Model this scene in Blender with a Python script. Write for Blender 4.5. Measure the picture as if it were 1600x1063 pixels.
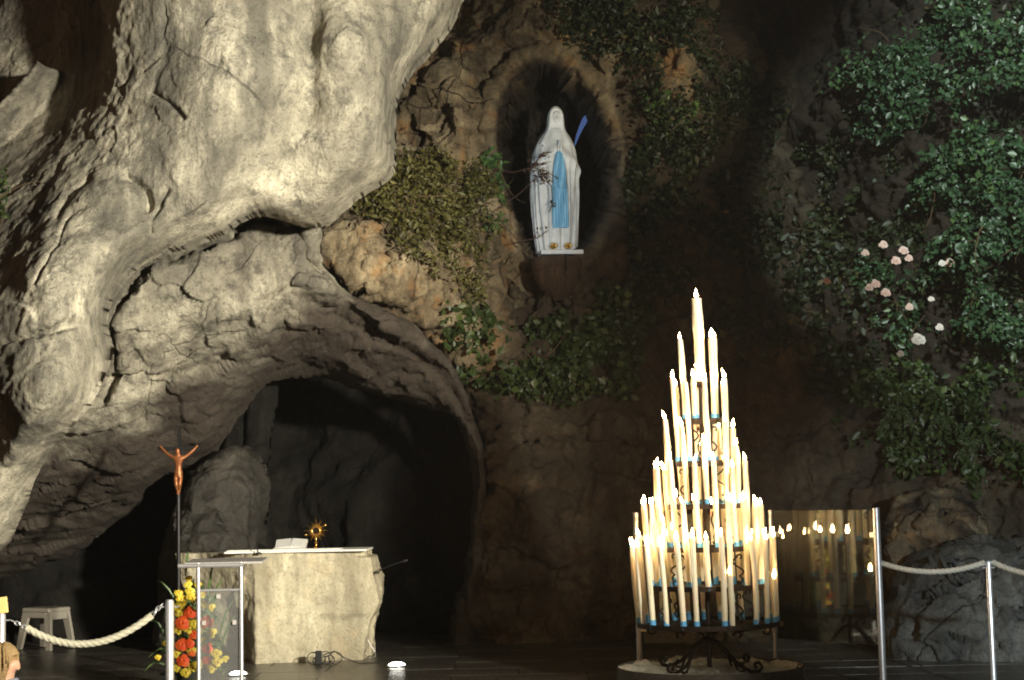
import bpy, bmesh, math, random
import numpy as np
from mathutils import Vector, Matrix

random.seed(7)
rng = np.random.default_rng(7)
sc = bpy.context.scene
for o in list(bpy.data.objects):
    bpy.data.objects.remove(o, do_unlink=True)
COL = sc.collection
R = math.radians

# ------------------------------------------------------------------ camera
EYE = Vector((0.0, 0.0, 1.56))
FPX, W0, H0 = 2600.0, 1600.0, 1063.0
PITCH = math.atan((780 - H0 / 2) / FPX)
ROLL = R(1.2)
_f = Vector((0, math.cos(PITCH), math.sin(PITCH)))
_r0 = Vector((1, 0, 0)); _u0 = Vector((0, -math.sin(PITCH), math.cos(PITCH)))
_r = _r0 * math.cos(ROLL) - _u0 * math.sin(ROLL)
_u = _u0 * math.cos(ROLL) + _r0 * math.sin(ROLL)
cam_d = bpy.data.cameras.new('camera'); cam = bpy.data.objects.new('camera', cam_d)
COL.objects.link(cam)
cam.matrix_world = Matrix(((_r.x, _u.x, -_f.x, EYE.x), (_r.y, _u.y, -_f.y, EYE.y), (_r.z, _u.z, -_f.z, EYE.z), (0, 0, 0, 1)))
cam_d.sensor_width = 36.0; cam_d.lens = FPX / W0 * 36.0
cam_d.clip_end = 300
sc.camera = cam

def at(px, py, Y):
    """world point at depth Y that the photograph shows at pixel (px, py)"""
    d = _f + _r * ((px - W0 / 2) / FPX) + _u * ((H0 / 2 - py) / FPX)
    return EYE + d * (Y / d.y)

def floor_at(px, py, z=0.0):
    d = _f + _r * ((px - W0 / 2) / FPX) + _u * ((H0 / 2 - py) / FPX)
    return EYE + d * ((z - EYE.z) / d.z)

# ------------------------------------------------------------------ world, lamps, exposure
wd = bpy.data.worlds.new('World'); sc.world = wd; wd.use_nodes = True
nt = wd.node_tree; nt.nodes.clear()
sky = nt.nodes.new('ShaderNodeTexSky'); sky.sky_type = 'NISHITA'; sky.sun_disc = False
sky.sun_elevation = R(2); sky.sun_rotation = R(200)
bg = nt.nodes.new('ShaderNodeBackground'); bg.inputs['Strength'].default_value = 0.030
wo = nt.nodes.new('ShaderNodeOutputWorld')
nt.links.new(sky.outputs[0], bg.inputs[0]); nt.links.new(bg.outputs[0], wo.inputs[0])

def spot(name, loc, target, power, col, size_deg, blend=1.0, radius=0.15):
    l = bpy.data.lights.new(name, 'SPOT'); l.energy = power; l.color = col
    l.spot_size = R(size_deg); l.spot_blend = blend; l.shadow_soft_size = radius
    o = bpy.data.objects.new(name, l); COL.objects.link(o); o.location = loc
    o.rotation_euler = (Vector(target) - Vector(loc)).to_track_quat('-Z', 'Y').to_euler()
    return o

# the floodlights that light the grotto at night (they stand beside the crowd, out of the picture)
spot('rock_floodlight', (5.8, 2.5, 3.5), at(120, 430, 14.5), 26500, (1.0, 0.93, 0.77), 50, 1.0, 0.3)
spot('ivy_floodlight', (4.5, 6.0, 8.5), (6.9, 18.0, 5.6), 9000, (0.88, 1.0, 0.92), 34, 0.3, 0.1)
spot('vine_floodlight', (6.0, 4.0, 3.0), at(1025, 115, 18.9), 7500, (1.0, 0.92, 0.70), 13, 1.0, 0.1)
spot('boulder_floodlight', (4.2, 3.0, 2.6), (4.85, 14.5, 0.6), 5000, (0.85, 0.97, 1.0), 25, 0.6, 0.1)
spot('statue_spotlight', (-2.3, 8.4, 2.2), at(872, 285, 19.5), 1750, (0.68, 0.86, 1.0), 10, 0.5, 0.08)

sc.view_settings.view_transform = 'Standard'; sc.view_settings.look = 'None'
sc.view_settings.exposure = 0.0; sc.view_settings.gamma = 1.0
sc.view_settings.use_curve_mapping = False
cy = sc.cycles
cy.use_denoising = True
cy.use_light_tree = True
cy.sample_clamp_indirect = 4.0
cy.sample_clamp_direct = 0.0
cy.max_bounces = 8; cy.transparent_max_bounces = 16
cy.filter_width = 1.9

# ------------------------------------------------------------------ materials
MATS = {}
def srgb(r, g, b):
    f = lambda c: c / 12.92 if c <= 0.04045 else ((c + 0.055) / 1.055) ** 2.4
    return (f(r / 255), f(g / 255), f(b / 255))

class NT:
    def __init__(s, name):
        s.m = bpy.data.materials.new(name); s.m.use_nodes = True
        s.t = s.m.node_tree; s.t.nodes.clear()
        s.out = s.n('ShaderNodeOutputMaterial')
        MATS[name] = s.m
    def n(s, kind, **kw):
        nd = s.t.nodes.new(kind)
        for k, v in kw.items(): setattr(nd, k, v)
        return nd
    def l(s, a, b): s.t.links.new(a, b)
    def pos(s, scale=(1, 1, 1), rot=(0, 0, 0)):
        c = s.n('ShaderNodeTexCoord'); mp = s.n('ShaderNodeMapping')
        mp.inputs['Scale'].default_value = scale; mp.inputs['Rotation'].default_value = rot
        s.l(c.outputs['Object'], mp.inputs[0]); return mp.outputs[0]
    def noise(s, vec, scale, detail=6, rough=0.6, dist=0.0):
        nd = s.n('ShaderNodeTexNoise'); nd.inputs['Scale'].default_value = scale
        nd.inputs['Detail'].default_value = detail; nd.inputs['Roughness'].default_value = rough
        nd.inputs['Distortion'].default_value = dist
        if vec is not None: s.l(vec, nd.inputs['Vector'])
        return nd.outputs['Fac']
    def ramp(s, fac, stops):
        r = s.n('ShaderNodeValToRGB'); e = r.color_ramp.elements
        while len(e) < len(stops): e.new(0.5)
        for q, (p, c) in zip(e, stops):
            q.position = p; q.color = (c, c, c, 1) if isinstance(c, (int, float)) else (*c, 1)
        s.l(fac, r.inputs[0]); return r.outputs[0]
    def mix(s, fac, a, b, mode='MIX'):
        m = s.n('ShaderNodeMix', data_type='RGBA', blend_type=mode)
        for sock, v in ((m.inputs[0], fac), (m.inputs[6], a), (m.inputs[7], b)):
            if isinstance(v, (int, float)): sock.default_value = v
            elif isinstance(v, tuple): sock.default_value = (*v, 1)
            else: s.l(v, sock)
        return m.outputs[2]
    def math(s, op, a, b=0.0):
        m = s.n('ShaderNodeMath', operation=op)
        for sock, v in ((m.inputs[0], a), (m.inputs[1], b)):
            if isinstance(v, (int, float)): sock.default_value = v
            else: s.l(v, sock)
        return m.outputs[0]
    def attr(s, name):
        a = s.n('ShaderNodeAttribute'); a.attribute_name = name; return a.outputs['Fac']
    def bump(s, h, strength, dist, prev=None):
        b = s.n('ShaderNodeBump'); b.inputs['Strength'].default_value = strength
        b.inputs['Distance'].default_value = dist; s.l(h, b.inputs['Height'])
        if prev is not None: s.l(prev, b.inputs['Normal'])
        return b.outputs[0]
    def principled(s, col, rough=0.6, metal=0.0, normal=None, spec=0.5, **extra):
        p = s.n('ShaderNodeBsdfPrincipled')
        for k, v in (('Base Color', col), ('Roughness', rough), ('Metallic', metal), ('Specular IOR Level', spec)):
            if isinstance(v, tuple): p.inputs[k].default_value = (*v, 1)
            elif isinstance(v, (int, float)): p.inputs[k].default_value = v
            else: s.l(v, p.inputs[k])
        for k, v in extra.items():
            k = k.replace('_', ' ')
            p.inputs[k].default_value = (*v, 1) if isinstance(v, tuple) and len(v) == 3 and 'Color' in k else v
        if normal is not None: s.l(normal, p.inputs['Normal'])
        s.l(p.outputs[0], s.out.inputs[0]); return p

def rock_material(name, light, mid, dark, ochre=None, ochre_amt=0.5, crack=1.0, soot=(0.05, 0.04, 0.032), rough=0.85, spec=0.25, stain=0.75, bumps=1.0):
    t = NT(name)
    p = t.pos(); ps = t.pos((1.0, 1.0, 0.28), (0, R(18), 0))
    n1 = t.noise(p, 1.1, 5, 0.68)
    n2 = t.noise(p, 5.5, 6, 0.72)
    n3 = t.noise(ps, 3.6, 6, 0.72)
    n4 = t.noise(p, 38, 5, 0.7)
    c = t.ramp(n1, [(0.3, dark), (0.47, mid), (0.62, light)])
    c = t.mix(t.ramp(n3, [(0.38, 0.75), (0.58, 0.0)]), c, tuple(0.62 * x for x in mid))
    c = t.mix(t.ramp(n2, [(0.36, stain), (0.5, 0.0)]), c, dark)
    n6 = t.noise(t.pos((1.0, 1.0, 0.22), (0, R(24), 0)), 1.5, 4, 0.7)
    c = t.mix(t.ramp(n6, [(0.50, 0.0), (0.62, 0.72)]), c, tuple(0.85 * x for x in dark))
    c = t.mix(t.ramp(n4, [(0.30, 0.7), (0.48, 0.0)]), c, tuple(0.55 * x for x in dark))
    if ochre:
        n5 = t.noise(p, 2.3, 5, 0.7)
        c = t.mix(t.ramp(n5, [(0.54, 0.0), (0.66, ochre_amt)]), c, ochre)
    # hairline cracks
    v = t.n('ShaderNodeTexVoronoi', feature='DISTANCE_TO_EDGE'); v.inputs['Scale'].default_value = 1.05
    wv = t.n('ShaderNodeMix', data_type='VECTOR'); wv.inputs[0].default_value = 0.22
    nn = t.n('ShaderNodeTexNoise'); nn.inputs['Scale'].default_value = 2.4; nn.inputs['Detail'].default_value = 6
    t.l(p, nn.inputs[0]); t.l(p, wv.inputs[4]); t.l(nn.outputs['Color'], wv.inputs[5]); t.l(wv.outputs[1], v.inputs['Vector'])
    gate = t.ramp(t.noise(p, 0.8, 3), [(0.50, 0.0), (0.60, 1.0)])
    cr = t.math('MULTIPLY', t.ramp(v.outputs['Distance'], [(0.0, 1.0), (0.012, 0.0)]), gate)
    c = t.mix(t.math('MULTIPLY', cr, 0.75 * crack), c, tuple(0.25 * x for x in dark))
    c = t.mix(t.attr('soot'), c, soot)  # mixes in smoke blackening together with painted light and shade
    h = t.math('ADD', t.math('MULTIPLY', n2, 0.6), t.math('MULTIPLY', n4, 0.35))
    h = t.math('SUBTRACT', h, t.math('MULTIPLY', cr, 0.5 * crack))
    h = t.math('ADD', h, t.math('MULTIPLY', t.noise(p, 110, 3, 0.6), 0.12))
    nrm = t.bump(h, 0.95 * bumps, 0.085)
    nrm = t.bump(t.noise(ps, 14, 6, 0.7), 0.5 * bumps, 0.03, nrm)
    t.principled(c, rough, 0, nrm, spec)
    return t.m

rock_material('limestone', srgb(218, 211, 188), srgb(176, 170, 151), srgb(94, 92, 84), soot=srgb(66, 58, 51), crack=0.55)
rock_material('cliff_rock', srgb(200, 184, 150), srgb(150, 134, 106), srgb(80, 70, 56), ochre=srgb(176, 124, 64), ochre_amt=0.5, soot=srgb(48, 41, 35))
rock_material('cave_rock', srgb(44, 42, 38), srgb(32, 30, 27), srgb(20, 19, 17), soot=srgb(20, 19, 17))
rock_material('wet_rock', srgb(96, 92, 82), srgb(66, 62, 55), srgb(38, 36, 32), rough=0.34, spec=0.7, crack=0.2)
rock_material('grey_rock', srgb(118, 118, 112), srgb(86, 86, 82), srgb(52, 52, 50), rough=0.6, spec=0.5)
rock_material('altar_stone', srgb(216, 208, 180), srgb(196, 187, 160), srgb(150, 142, 120), ochre=srgb(206, 178, 126), ochre_amt=0.3, stain=0.35, bumps=0.5, crack=0.15)

def simple(name, col, rough=0.5, metal=0.0, spec=0.5, grain=0.0, scale=20, bump=0.0, **extra):
    t = NT(name); c = col; nrm = None
    p = t.pos()
    n = t.noise(p, scale, 6, 0.65)
    if grain: c = t.mix(t.ramp(n, [(0.35, grain), (0.6, 0.0)]), col, tuple(0.35 * x for x in col))
    if bump: nrm = t.bump(n, bump, 0.02)
    t.principled(c, rough, metal, nrm, spec, **extra)
    return t.m

simple('chrome', (0.66, 0.66, 0.67), 0.36, 0.75, grain=0.2, scale=30)
simple('iron', srgb(58, 48, 40), 0.55, 0.7, grain=0.7, scale=40, bump=0.4)
simple('tray_steel', srgb(98, 92, 86), 0.55, 0.5, grain=0.5, scale=18, bump=0.2)
simple('wax', srgb(246, 236, 208), 0.5, grain=0.12, scale=25, bump=0.15, Subsurface_Weight=0.35, Subsurface_Radius=(0.03, 0.02, 0.01), Subsurface_Scale=0.5)
simple('wax_spill', srgb(226, 218, 196), 0.6, grain=0.4, scale=30, bump=0.6)
simple('blue_wax', srgb(92, 172, 226), 0.5, grain=0.15)
simple('gold', (0.95, 0.62, 0.18), 0.25, 1.0)
simple('bronze', srgb(142, 88, 52), 0.40, 0.5, grain=0.3, scale=60)
simple('black_metal', srgb(24, 24, 25), 0.45, 0.4, grain=0.2)
simple('black_rubber', srgb(18, 18, 18), 0.6)
simple('white_cloth', srgb(236, 234, 226), 0.8, grain=0.1, scale=60, bump=0.15)
simple('paper', srgb(228, 228, 224), 0.6, grain=0.2, scale=15)
simple('stool_plastic', srgb(146, 140, 128), 0.5, grain=0.15)
simple('rope_fibre', srgb(186, 182, 160), 0.85, grain=0.3, scale=120, bump=0.5)
simple('rope_grey', srgb(176, 172, 160), 0.85, grain=0.3, scale=120, bump=0.5)
simple('statue_marble', srgb(212, 214, 212), 0.5, grain=0.3, scale=9)
simple('statue_blue', srgb(138, 196, 228), 0.5, grain=0.12, scale=9)
simple('sign_card', srgb(214, 190, 120), 0.6, grain=0.1)
simple('skin', srgb(226, 176, 146), 0.5, grain=0.05, Subsurface_Weight=0.15, Subsurface_Scale=0.02)
simple('blond_hair', srgb(190, 158, 108), 0.45, grain=0.5, scale=90, bump=0.6)
simple('jacket_cloth', srgb(58, 60, 92), 0.85, grain=0.3, scale=80, bump=0.3)
simple('collar_cloth', srgb(150, 156, 172), 0.85, grain=0.2, scale=80, bump=0.3)
simple('trouser_cloth', srgb(40, 42, 52), 0.85, grain=0.3, scale=80, bump=0.3)
simple('stem_wood', srgb(86, 68, 46), 0.85, grain=0.5, scale=40)
simple('dry_twig', srgb(66, 44, 34), 0.85, grain=0.4, scale=40)
simple('clay_pot', srgb(40, 44, 36), 0.7, grain=0.3)
simple('acrylic_grey', srgb(168, 164, 160), 0.25, grain=0.15, scale=12)
simple('lamp_housing', srgb(120, 120, 118), 0.35, 0.9)

def floor_material():
    t = NT('floor_stone'); p = t.pos()
    n = t.noise(p, 2.0, 6, 0.6); n2 = t.noise(p, 30, 5, 0.7)
    c = t.ramp(n, [(0.3, srgb(54, 51, 47)), (0.65, srgb(84, 79, 72))])
    c = t.mix(t.ramp(n2, [(0.35, 0.6), (0.55, 0.0)]), c, srgb(30, 28, 26))
    r = t.ramp(n2, [(0.3, 0.22), (0.7, 0.40)])
    t.principled(c, r, 0, t.bump(n2, 0.18, 0.01), 0.5)
floor_material()

def glass_material(name, tint, base=0.04):
    t = NT(name)
    fr = t.n('ShaderNodeFresnel'); fr.inputs[0].default_value = 1.5
    f = t.math('ADD', fr.outputs[0], base)
    tr = t.n('ShaderNodeBsdfTransparent'); tr.inputs[0].default_value = (*tint, 1)
    gl = t.n('ShaderNodeBsdfGlossy'); gl.inputs['Roughness'].default_value = 0.02
    gl.inputs['Color'].default_value = (0.95, 0.97, 0.95, 1)
    m = t.n('ShaderNodeMixShader'); t.l(f, m.inputs[0]); t.l(tr.outputs[0], m.inputs[1]); t.l(gl.outputs[0], m.inputs[2])
    t.l(m.outputs[0], t.out.inputs[0])
glass_material('clear_glass', (0.93, 0.95, 0.93), 0.0)
glass_material('lectern_acrylic', (0.86, 0.88, 0.88), 0.03)
for nm_, am_ in (('lectern_acrylic', 0.10), ('clear_glass', 0.012)):  # on the acrylic, grey diffuse put in for its pale reflection
  t = MATS[nm_].node_tree; o_ = [n for n in t.nodes if n.type == 'OUTPUT_MATERIAL'][0]; src = o_.inputs[0].links[0].from_socket
  df = t.nodes.new('ShaderNodeBsdfDiffuse'); df.inputs[0].default_value = (0.5, 0.5, 0.5, 1); mx = t.nodes.new('ShaderNodeMixShader'); mx.inputs[0].default_value = am_
  t.links.new(src, mx.inputs[1]); t.links.new(df.outputs[0], mx.inputs[2]); t.links.new(mx.outputs[0], o_.inputs[0])

def emit(name, col, strength):
    t = NT(name); e = t.n('ShaderNodeEmission'); e.inputs[0].default_value = (*col, 1); e.inputs[1].default_value = strength
    t.l(e.outputs[0], t.out.inputs[0])
emit('flame', (1.0, 0.63, 0.30), 160.0)
emit('lamp_lens', (1.0, 0.97, 0.86), 18.0)
emit('blue_lit_glow', (0.16, 0.28, 0.66), 0.34)  # blue light on a rock sliver, put in as emission

def leaf_material(name, stops, rough=0.45, spec=0.5, trans=0.3):
    t = NT(name)
    c = t.ramp(t.attr('tone'), stops)
    p = t.n('ShaderNodeBsdfPrincipled'); p.inputs['Roughness'].default_value = rough
    p.inputs['Specular IOR Level'].default_value = spec
    t.l(c, p.inputs['Base Color'])
    tr = t.n('ShaderNodeBsdfTranslucent'); t.l(c, tr.inputs[0])
    m = t.n('ShaderNodeMixShader'); m.inputs[0].default_value = trans
    t.l(p.outputs[0], m.inputs[1]); t.l(tr.outputs[0], m.inputs[2]); t.l(m.outputs[0], t.out.inputs[0])
leaf_material('leaf_olive', [(0.0, (0.055, 0.055, 0.014)), (0.6, (0.125, 0.115, 0.028)), (1.0, (0.22, 0.20, 0.05))], 0.55)
leaf_material('leaf_green', [(0.0, (0.020, 0.034, 0.010)), (0.7, (0.050, 0.080, 0.020)), (1.0, (0.10, 0.14, 0.035))], 0.45)
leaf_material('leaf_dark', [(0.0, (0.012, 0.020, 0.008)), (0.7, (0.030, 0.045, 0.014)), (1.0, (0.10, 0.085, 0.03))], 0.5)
leaf_material('leaf_ivy', [(0.0, (0.020, 0.045, 0.022)), (0.7, (0.045, 0.095, 0.040)), (1.0, (0.085, 0.15, 0.045))], 0.42, 0.5, 0.2)
leaf_material('leaf_bright', [(0.0, (0.05, 0.11, 0.03)), (1.0, (0.13, 0.22, 0.06))], 0.45)
leaf_material('petal_rose', [(0.0, (0.70, 0.42, 0.36)), (1.0, (0.80, 0.66, 0.60))], 0.6)
leaf_material('petal_white', [(0.0, (0.72, 0.66, 0.62)), (1.0, (0.84, 0.80, 0.76))], 0.6)
leaf_material('petal_red', [(0.0, (0.72, 0.06, 0.012)), (1.0, (0.85, 0.15, 0.02))], 0.6)
leaf_material('petal_yellow', [(0.0, (0.60, 0.42, 0.02)), (1.0, (0.80, 0.66, 0.08))], 0.6)

# ------------------------------------------------------------------ building helpers
class MB:
    """collects geometry for ONE mesh object"""
    def __init__(s): s.v = []; s.f = []
    def add(s, v, f):
        b = len(s.v); s.v += [tuple(x) for x in v]; s.f += [tuple(b + i for i in q) for q in f]; return s
    def box(s, c, sz, rot=None):
        x, y, z = (k / 2 for k in sz)
        v = [Vector((a * x, b * y, d * z)) for d in (-1, 1) for b in (-1, 1) for a in (-1, 1)]
        if rot is not None: v = [rot @ q for q in v]
        v = [q + Vector(c) for q in v]
        return s.add(v, [(0, 2, 3, 1), (4, 5, 7, 6), (0, 1, 5, 4), (2, 6, 7, 3), (1, 3, 7, 5), (0, 4, 6, 2)])
    def tube(s, pts, rad, seg=8, cap=True):
        pts = [Vector(p) for p in pts]; n = len(pts)
        if not hasattr(rad, '__len__'): rad = [rad] * n
        v = []; prev = None
        for i, p in enumerate(pts):
            t = (pts[min(i + 1, n - 1)] - pts[max(i - 1, 0)]).normalized()
            if prev is None:
                a = Vector((0, 0, 1)) if abs(t.z) < 0.9 else Vector((1, 0, 0))
                x = t.cross(a).normalized()
            else: x = (prev - t * prev.dot(t)).normalized()
            y = t.cross(x); prev = x
            for k in range(seg):
                a = 2 * math.pi * k / seg
                v.append(p + (x * math.cos(a) + y * math.sin(a)) * rad[i])
        f = [(i * seg + k, i * seg + (k + 1) % seg, (i + 1) * seg + (k + 1) % seg, (i + 1) * seg + k) for i in range(n - 1) for k in range(seg)]
        if cap: f += [tuple(range(seg - 1, -1, -1)), tuple(range((n - 1) * seg, n * seg))]
        return s.add(v, f)
    def lathe(s, prof, c=(0, 0, 0), seg=24, sx=1.0, sy=1.0):
        v = []; n = len(prof)
        for r, z in prof:
            for k in range(seg):
                a = 2 * math.pi * k / seg
                v.append((c[0] + r * sx * math.cos(a), c[1] + r * sy * math.sin(a), c[2] + z))
        f = [(i * seg + k, i * seg + (k + 1) % seg, (i + 1) * seg + (k + 1) % seg, (i + 1) * seg + k) for i in range(n - 1) for k in range(seg)]
        f += [tuple(range(seg - 1, -1, -1)), tuple(range((n - 1) * seg, n * seg))]
        return s.add(v, f)
    def ball(s, c, r, seg=14, rows=9):
        rx, ry, rz = (r, r, r) if not hasattr(r, '__len__') else r
        prof = [(math.sin(math.pi * (i + 0.02) / (rows - 0.96)), -math.cos(math.pi * (i + 0.02) / (rows - 0.96))) for i in range(rows)]
        v = []
        for q, z in prof:
            for k in range(seg):
                a = 2 * math.pi * k / seg
                v.append((c[0] + rx * q * math.cos(a), c[1] + ry * q * math.sin(a), c[2] + rz * z))
        f = [(i * seg + k, i * seg + (k + 1) % seg, (i + 1) * seg + (k + 1) % seg, (i + 1) * seg + k) for i in range(rows - 1) for k in range(seg)]
        f += [tuple(range(seg - 1, -1, -1)), tuple(range((rows - 1) * seg, rows * seg))]
        return s.add(v, f)
    def build(s, name, mat, parent=None, smooth=True):
        me = bpy.data.meshes.new(name); me.from_pydata(s.v, [], s.f); me.update()
        return link(name, me, mat, parent, smooth)

def link(name, me, mat, parent=None, smooth=True):
    if mat: me.materials.append(MATS[mat])
    if smooth:
        me.polygons.foreach_set('use_smooth', np.ones(len(me.polygons), dtype=bool))
        try: me.set_sharp_from_angle(angle=R(48))
        except Exception: pass
    o = bpy.data.objects.new(name, me); COL.objects.link(o)
    if parent is not None: o.parent = parent
    return o

def tag(o, label=None, cat=None, group=None, kind=None):
    if label: o['label'] = label
    if cat: o['category'] = cat
    if group: o['group'] = group
    if kind: o['kind'] = kind
    return o

def thing(name, loc, label, cat, group=None, rz=0.0):
    o = bpy.data.objects.new(name, None); COL.objects.link(o); o.location = loc
    o.rotation_euler = (0, 0, rz); o.empty_display_size = 0.1
    return tag(o, label, cat, group)

def copy_tree(o, parent=None):
    c = o.copy(); COL.objects.link(c); c.parent = parent
    for ch in list(o.children): copy_tree(ch, c)
    return c

def bevel(o, w=0.01, seg=2):
    m = o.modifiers.new('bevel', 'BEVEL'); m.width = w; m.segments = seg; m.limit_method = 'ANGLE'; return o

# ---- numpy gradient noise
_perm = np.random.default_rng(11).permutation(256); _perm = np.concatenate([_perm, _perm, _perm])
_g = np.random.default_rng(12).normal(size=(256, 3)); _g /= np.linalg.norm(_g, axis=1)[:, None]
def perlin(p):
    i = np.floor(p).astype(int); f = p - i; i &= 255
    u = f * f * f * (f * (f * 6 - 15) + 10); out = 0
    for dx in (0, 1):
        for dy in (0, 1):
            for dz in (0, 1):
                h = _perm[_perm[_perm[i[:, 0] + dx] + ((i[:, 1] + dy) & 255)] + ((i[:, 2] + dz) & 255)]
                g = _g[h & 255]
                d = g[:, 0] * (f[:, 0] - dx) + g[:, 1] * (f[:, 1] - dy) + g[:, 2] * (f[:, 2] - dz)
                w = (u[:, 0] if dx else 1 - u[:, 0]) * (u[:, 1] if dy else 1 - u[:, 1]) * (u[:, 2] if dz else 1 - u[:, 2])
                out = out + d * w
    return out
def fbm(p, freq, octv=4, gain=0.5, seed=0.0, ridge=False):
    out = np.zeros(len(p)); a = 1.0; q = p * freq + np.array([seed * 17.3 + 100, seed * 7.7 + 100, seed * 3.1 + 100])
    for _ in range(octv):
        n = perlin(q)
        out += a * ((0.35 - np.abs(n)) if ridge else n); a *= gain; q = q * 2.03 + 5.2
    return out

def facets(P, cell, tilt, seed):
    """angular broken faces: each cell of rock is tilted its own way"""
    Q = P / cell + np.stack([fbm(P, 1.2 / cell, 2, 0.5, seed + k) for k in (1, 2, 3)], 1) * 0.35
    I = np.floor(Q).astype(int); best = np.full(len(P), 1e9); out = np.zeros(len(P)); g = np.random.default_rng(seed)
    tab = g.random((4096, 3)); vec = g.normal(size=(4096, 3)); lev = g.uniform(-0.5, 0.5, 4096)
    for dx in (-1, 0, 1):
        for dy in (-1, 0, 1):
            for dz in (-1, 0, 1):
                J = I + np.array([dx, dy, dz]); h = (J[:, 0] * 73856093 ^ J[:, 1] * 19349663 ^ J[:, 2] * 83492791) & 4095
                D = Q - (J + tab[h]); d = (D * D).sum(1); m = d < best
                best[m] = d[m]; out[m] = ((D[m] * vec[h[m]]).sum(1) + lev[h[m]])
    return np.clip(out, -1.5, 1.5) * tilt * cell

def tps(ctrl):
    P = np.array([[p.x, p.z] for p in ctrl]); y = np.array([p.y for p in ctrl]); n = len(P)
    def phi(r2): return 0.5 * r2 * np.log(np.maximum(r2, 1e-9))
    K = phi(((P[:, None] - P[None]) ** 2).sum(-1)) + np.eye(n) * 0.02
    A = np.zeros((n + 3, n + 3)); A[:n, :n] = K; A[:n, n] = 1; A[:n, n + 1:] = P; A[n, :n] = 1; A[n + 1:, :n] = P.T
    w = np.linalg.solve(A, np.concatenate([y, np.zeros(3)]))
    def f(q):
        out = np.empty(len(q))
        for s in range(0, len(q), 20000):
            c = q[s:s + 20000]
            out[s:s + 20000] = phi(((c[:, None] - P[None]) ** 2).sum(-1)) @ w[:n] + w[n] + c @ w[n + 1:]
        return out
    return f

def poly_dist(q, poly, closed=True):
    """distance to the polyline, nearest points, inside flag"""
    n = len(poly); best = np.full(len(q), 1e9); near = np.zeros_like(q); inside = np.zeros(len(q), bool)
    for i in range(n if closed else n - 1):
        a = poly[i]; b = poly[(i + 1) % n]; ab = b - a
        t = np.clip(((q - a) @ ab) / (ab @ ab + 1e-12), 0, 1); c = a + t[:, None] * ab
        d = ((q - c) ** 2).sum(1); m = d < best; best[m] = d[m]; near[m] = c[m]
        if closed:
            with np.errstate(divide='ignore', invalid='ignore'):
                inside ^= ((a[1] > q[:, 1]) != (b[1] > q[:, 1])) & (q[:, 0] < (b[0] - a[0]) * (q[:, 1] - a[1]) / (b[1] - a[1] + 1e-15) + a[0])
    return np.sqrt(best), near, inside

def smooth_poly(P, n=3):
    P = np.array(P)
    for _ in range(n):
        Q = np.roll(P, -1, 0); P = np.stack([0.75 * P + 0.25 * Q, 0.25 * P + 0.75 * Q], 1).reshape(-1, 2)
    return P

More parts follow.
